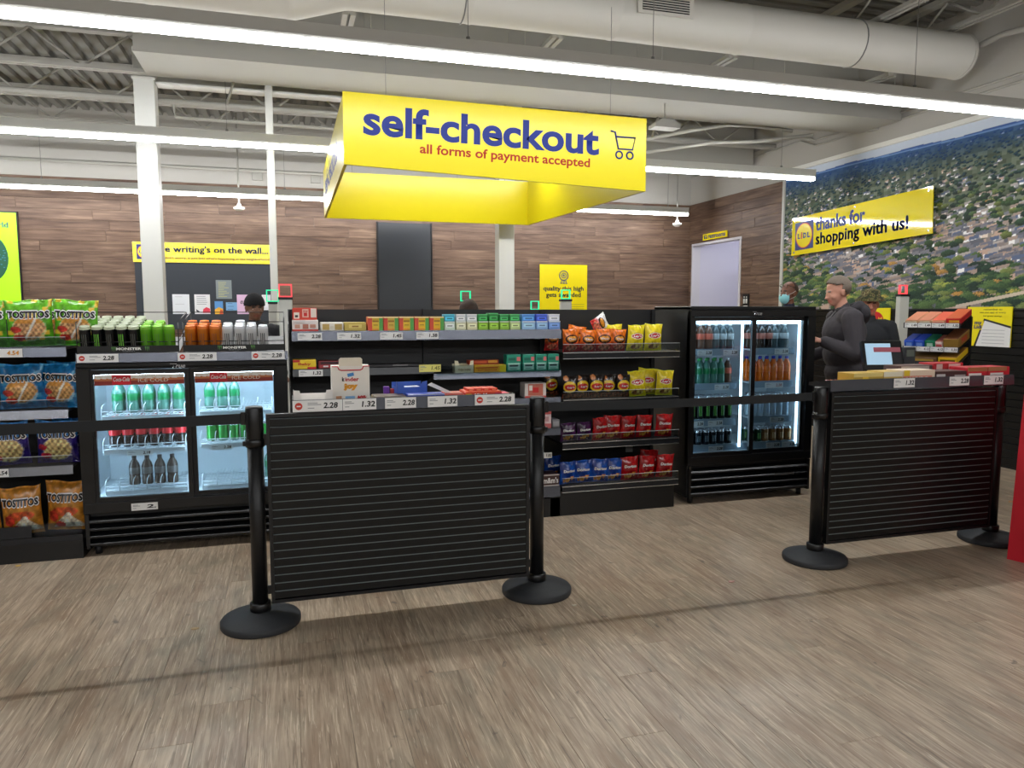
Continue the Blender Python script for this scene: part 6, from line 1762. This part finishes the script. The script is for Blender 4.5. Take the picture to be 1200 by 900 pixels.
# 1: man in grey hoodie, seen from behind his left side
r1, h1 = person('grey-haired man in a charcoal hooded sweatshirt standing beside the tall fridge', 4.55, 5.26, R(-116), 1.80, 'fair', (62, 58, 62), (44, 46, 54), (40, 36, 34),
    (((-0.32, -0.02, 1.13), (-0.22, -0.22, 1.08)), ((0.34, 0.0, 1.13), (0.25, -0.22, 1.22))), R(10), R(16), 1.30, lean=-0.045, brow_c=(150, 140, 130))
HAIRG = mat('hair_grey', (118, 106, 94), 0.8, bump=0.5, bscale=160, var=0.25)
shell(r1, h1, 'hair', HAIRG, (0.081, 0.1, 0.092), (0, 0.015, 0.123), lambda c: (c.z > 0.150 + max(0, -c.y-0.02)*0.55) or (c.y > 0.015 and c.z > 0.085-0.35*(c.y-0.015)) or (c.y > 0.045 and c.z > 0.05), 0.006, 4, 0.012, 1)
# hood lying on the shoulders: a thick folded collar with a pouch hanging behind
b = B()
hp, hr = [], []
for k in range(31):
    a = R(-65 + 310*k/30)
    bk = max(0, math.sin(a))
    hp.append((0.082*math.cos(a), -0.005 + 0.088*math.sin(a) + 0.015*bk, 1.478 + 0.035*bk)); hr.append(0.024 + 0.020*bk)
b.tube(hp, hr, 14)
t = bmesh.new(); bmesh.ops.create_icosphere(t, subdivisions=4, radius=1.0)
for v in t.verts:
    c = v.co; c.x *= 0.125; c.y *= 0.055; c.z *= 0.085
    c.y += 0.012*math.sin(c.x*60) * 0.4
    v.co = Vector((c.x, c.y + 0.125, c.z + 1.445))
for f in t.faces: f.smooth = True
b.merge(t, 0)
hb = b.mesh('hood', [])
o_ = add('hood', hb); md = o_.modifiers.new('r', 'REMESH'); md.mode = 'VOXEL'; md.voxel_size = 0.008; md.use_smooth_shade = True
m2 = o_.modifiers.new('s', 'SMOOTH'); m2.iterations = 6
hm = bpy.data.meshes.new_from_object(o_.evaluated_get(bpy.context.evaluated_depsgraph_get())); bpy.data.objects.remove(o_)
hm.materials.clear(); hm.materials.append(mat('fabric_hood', (50, 47, 51), 0.9, bump=0.25, bscale=26)); add('hood', hm, r1)
for a_ in (0.045, -0.045):
    b = B(); b.tube([(a_, -0.10, 1.46), (a_*1.1, -0.145, 1.40), (a_*1.1, -0.15, 1.30)], 0.004, 6); b.obj('drawstring', C(40, 38, 40), r1)
# 2: man with glasses pushed up and face mask
r2, h2 = person('man with a blue face mask and raised glasses standing behind the tall fridge', 5.29, 7.0, R(-78), 1.835, 'brown', (30, 36, 54), (34, 36, 44), (20, 20, 20),
    (((-0.27, 0.0, 1.12), (-0.24, -0.20, 0.98)), ((0.27, 0.0, 1.12), (0.24, -0.20, 0.98))), R(-4), R(2), 1.05)
shell(r2, h2, 'hair', mat('hair_shaved', (60, 42, 34), 0.8), (0.0775, 0.0945, 0.0935), (0, 0.0125, 0.115), lambda c: c.y > 0.01 and c.z > 0.09, 0.0015, 4)
MASK = mat('face_mask_blue', (140, 206, 214), 0.7)
shell(r2, h2, 'face_mask', MASK, (0.068, 0.078, 0.062), (0, -0.036, 0.036), lambda c: c.y < -0.055 and c.z < 0.075, 0.002, 4)
for e in (-1, 1):
    b = B(); pts = [h2 @ Vector(p) for p in ((e*0.055, -0.085, 0.062), (e*0.078, -0.03, 0.085), (e*0.086, 0.012, 0.108))]; b.tube(pts, 0.0015, 5)
    pts = [h2 @ Vector(p) for p in ((e*0.05, -0.08, 0.012), (e*0.076, -0.02, 0.035), (e*0.086, 0.012, 0.052))]; b2 = B(); b2.tube(pts, 0.0015, 5)
    b.obj('mask_loop', WHITE, r2); b2.obj('mask_loop', WHITE, r2)
    b = B(); pts = [h2 @ Vector((e*(0.03+0.024*math.cos(a*PI/8)), -0.078+0.012*abs(math.sin(a*PI/8)), 0.165+0.018*math.sin(a*PI/8))) for a in range(17)]; b.tube(pts, 0.0022, 5); b.obj('glasses_rim', INK, r2)
    b = B(); pts = [h2 @ Vector(p) for p in ((e*0.058, -0.072, 0.168), (e*0.080, -0.01, 0.145), (e*0.086, 0.02, 0.112))]; b.tube(pts, 0.0025, 5); b.obj('glasses_arm', INK, r2)
b = B(); b.tube([(0.075*math.cos(a), 0.0+0.075*math.sin(a), 1.47+0.012*math.sin(a)) for a in [R(-80)+R(340)*k/20 for k in range(21)]], 0.02, 10); b.obj('shirt_collar', C(150, 166, 190), r2)
# 3: man in camouflage hat
r3, h3 = person('ruddy man in a camouflage bucket hat behind the man in the hooded sweatshirt', 5.46, 6.0, R(-34), 1.69, 'ruddy', (34, 36, 40), (50, 50, 52), (30, 28, 26),
    (((-0.27, -0.02, 1.12), (-0.20, -0.25, 1.05)), ((0.27, -0.02, 1.12), (0.20, -0.25, 1.05))), R(2), R(6), 1.05)
def camo():
    m = mat('camouflage_cloth', (98, 94, 60), 0.9)
    nt = m.node_tree; b_ = nt.nodes['Principled BSDF']
    tc = nt.nodes.new('ShaderNodeTexCoord'); n_ = nt.nodes.new('ShaderNodeTexNoise'); n_.inputs['Scale'].default_value = 22
    cr = nt.nodes.new('ShaderNodeValToRGB'); cr.color_ramp.interpolation = 'CONSTANT'
    e = cr.color_ramp.elements; e[0].position = 0; e[0].color = (*L((52, 56, 36)), 1); e[1].position = 0.45; e[1].color = (*L((104, 98, 60)), 1)
    k = e.new(0.55); k.color = (*L((76, 56, 40)), 1); k = e.new(0.62); k.color = (*L((130, 122, 84)), 1)
    nt.links.new(tc.outputs['Object'], n_.inputs['Vector']); nt.links.new(n_.outputs['Fac'], cr.inputs[0]); nt.links.new(cr.outputs[0], b_.inputs['Base Color'])
    return m
b = B(); t = B(); t.lathe([(0.155, -0.035), (0.158, -0.033), (0.10, 0.012), (0.096, 0.04), (0.09, 0.066), (0.05, 0.078), (0, 0.078), ], 32)
for v in t.bm.verts: v.co = Vector((v.co.x*0.93, v.co.y*1.06, v.co.z))
b.merge(t.bm, 0, h3 @ Matrix.Translation((0, 0.016, 0.166))); b.obj('bucket_hat', camo(), r3)
shell(r3, h3, 'hair', mat('hair_brown', (80, 64, 52), 0.8), (0.080, 0.098, 0.09), (0, 0.015, 0.115), lambda c: c.y > 0.02 and 0.05 < c.z < 0.13, 0.004, 3)
# 4: man in black beanie
r4, h4 = person('man in a black beanie and dark jacket before the notice board', -0.29, 7.05, R(8), 1.65, 'tan', (30, 30, 33), (30, 30, 34), (20, 20, 20),
    (((-0.27, 0.0, 1.12), (-0.22, -0.20, 1.0)), ((0.27, 0.0, 1.12), (0.22, -0.20, 1.0))), R(8), R(10), 1.08)
shell(r4, h4, 'beanie', mat('knit_black', (18, 18, 20), 0.95, bump=0.4, bscale=150), (0.088, 0.105, 0.108), (0, 0.014, 0.118), lambda c: c.z > 0.118+0.25*max(0, -c.y-0.05) - 0.25*max(0, c.y), 0.008, 4)
b = B(); b.tube([(0.08*math.cos(a), 0.08*math.sin(a), 1.475) for a in [R(-85)+R(350)*k/20 for k in range(21)]], 0.024, 10); b.obj('jacket_collar', mat('fabric_30_30_33', (30, 30, 33), 0.85), r4)
# 5: shopper of whom only the top of the head shows
r5, h5 = person('shopper behind the gondola, only dark brown hair showing beside a checkout pole', 1.63, 6.85, R(170), 1.605, 'fair', (70, 80, 100), (50, 54, 70), (40, 40, 40),
    (((-0.26, 0.0, 1.12), (-0.22, -0.18, 0.98)), ((0.26, 0.0, 1.12), (0.22, -0.18, 0.98))), 0.0, R(8), 0.95)
shell(r5, h5, 'hair', mat('hair_dark_brown', (58, 40, 32), 0.7, bump=0.5, bscale=160), (0.092, 0.112, 0.11), (0, 0.02, 0.112), lambda c: c.z > 0.12 or (c.y > -0.01 and c.z > -0.02), 0.008, 4, 0.01, 2)
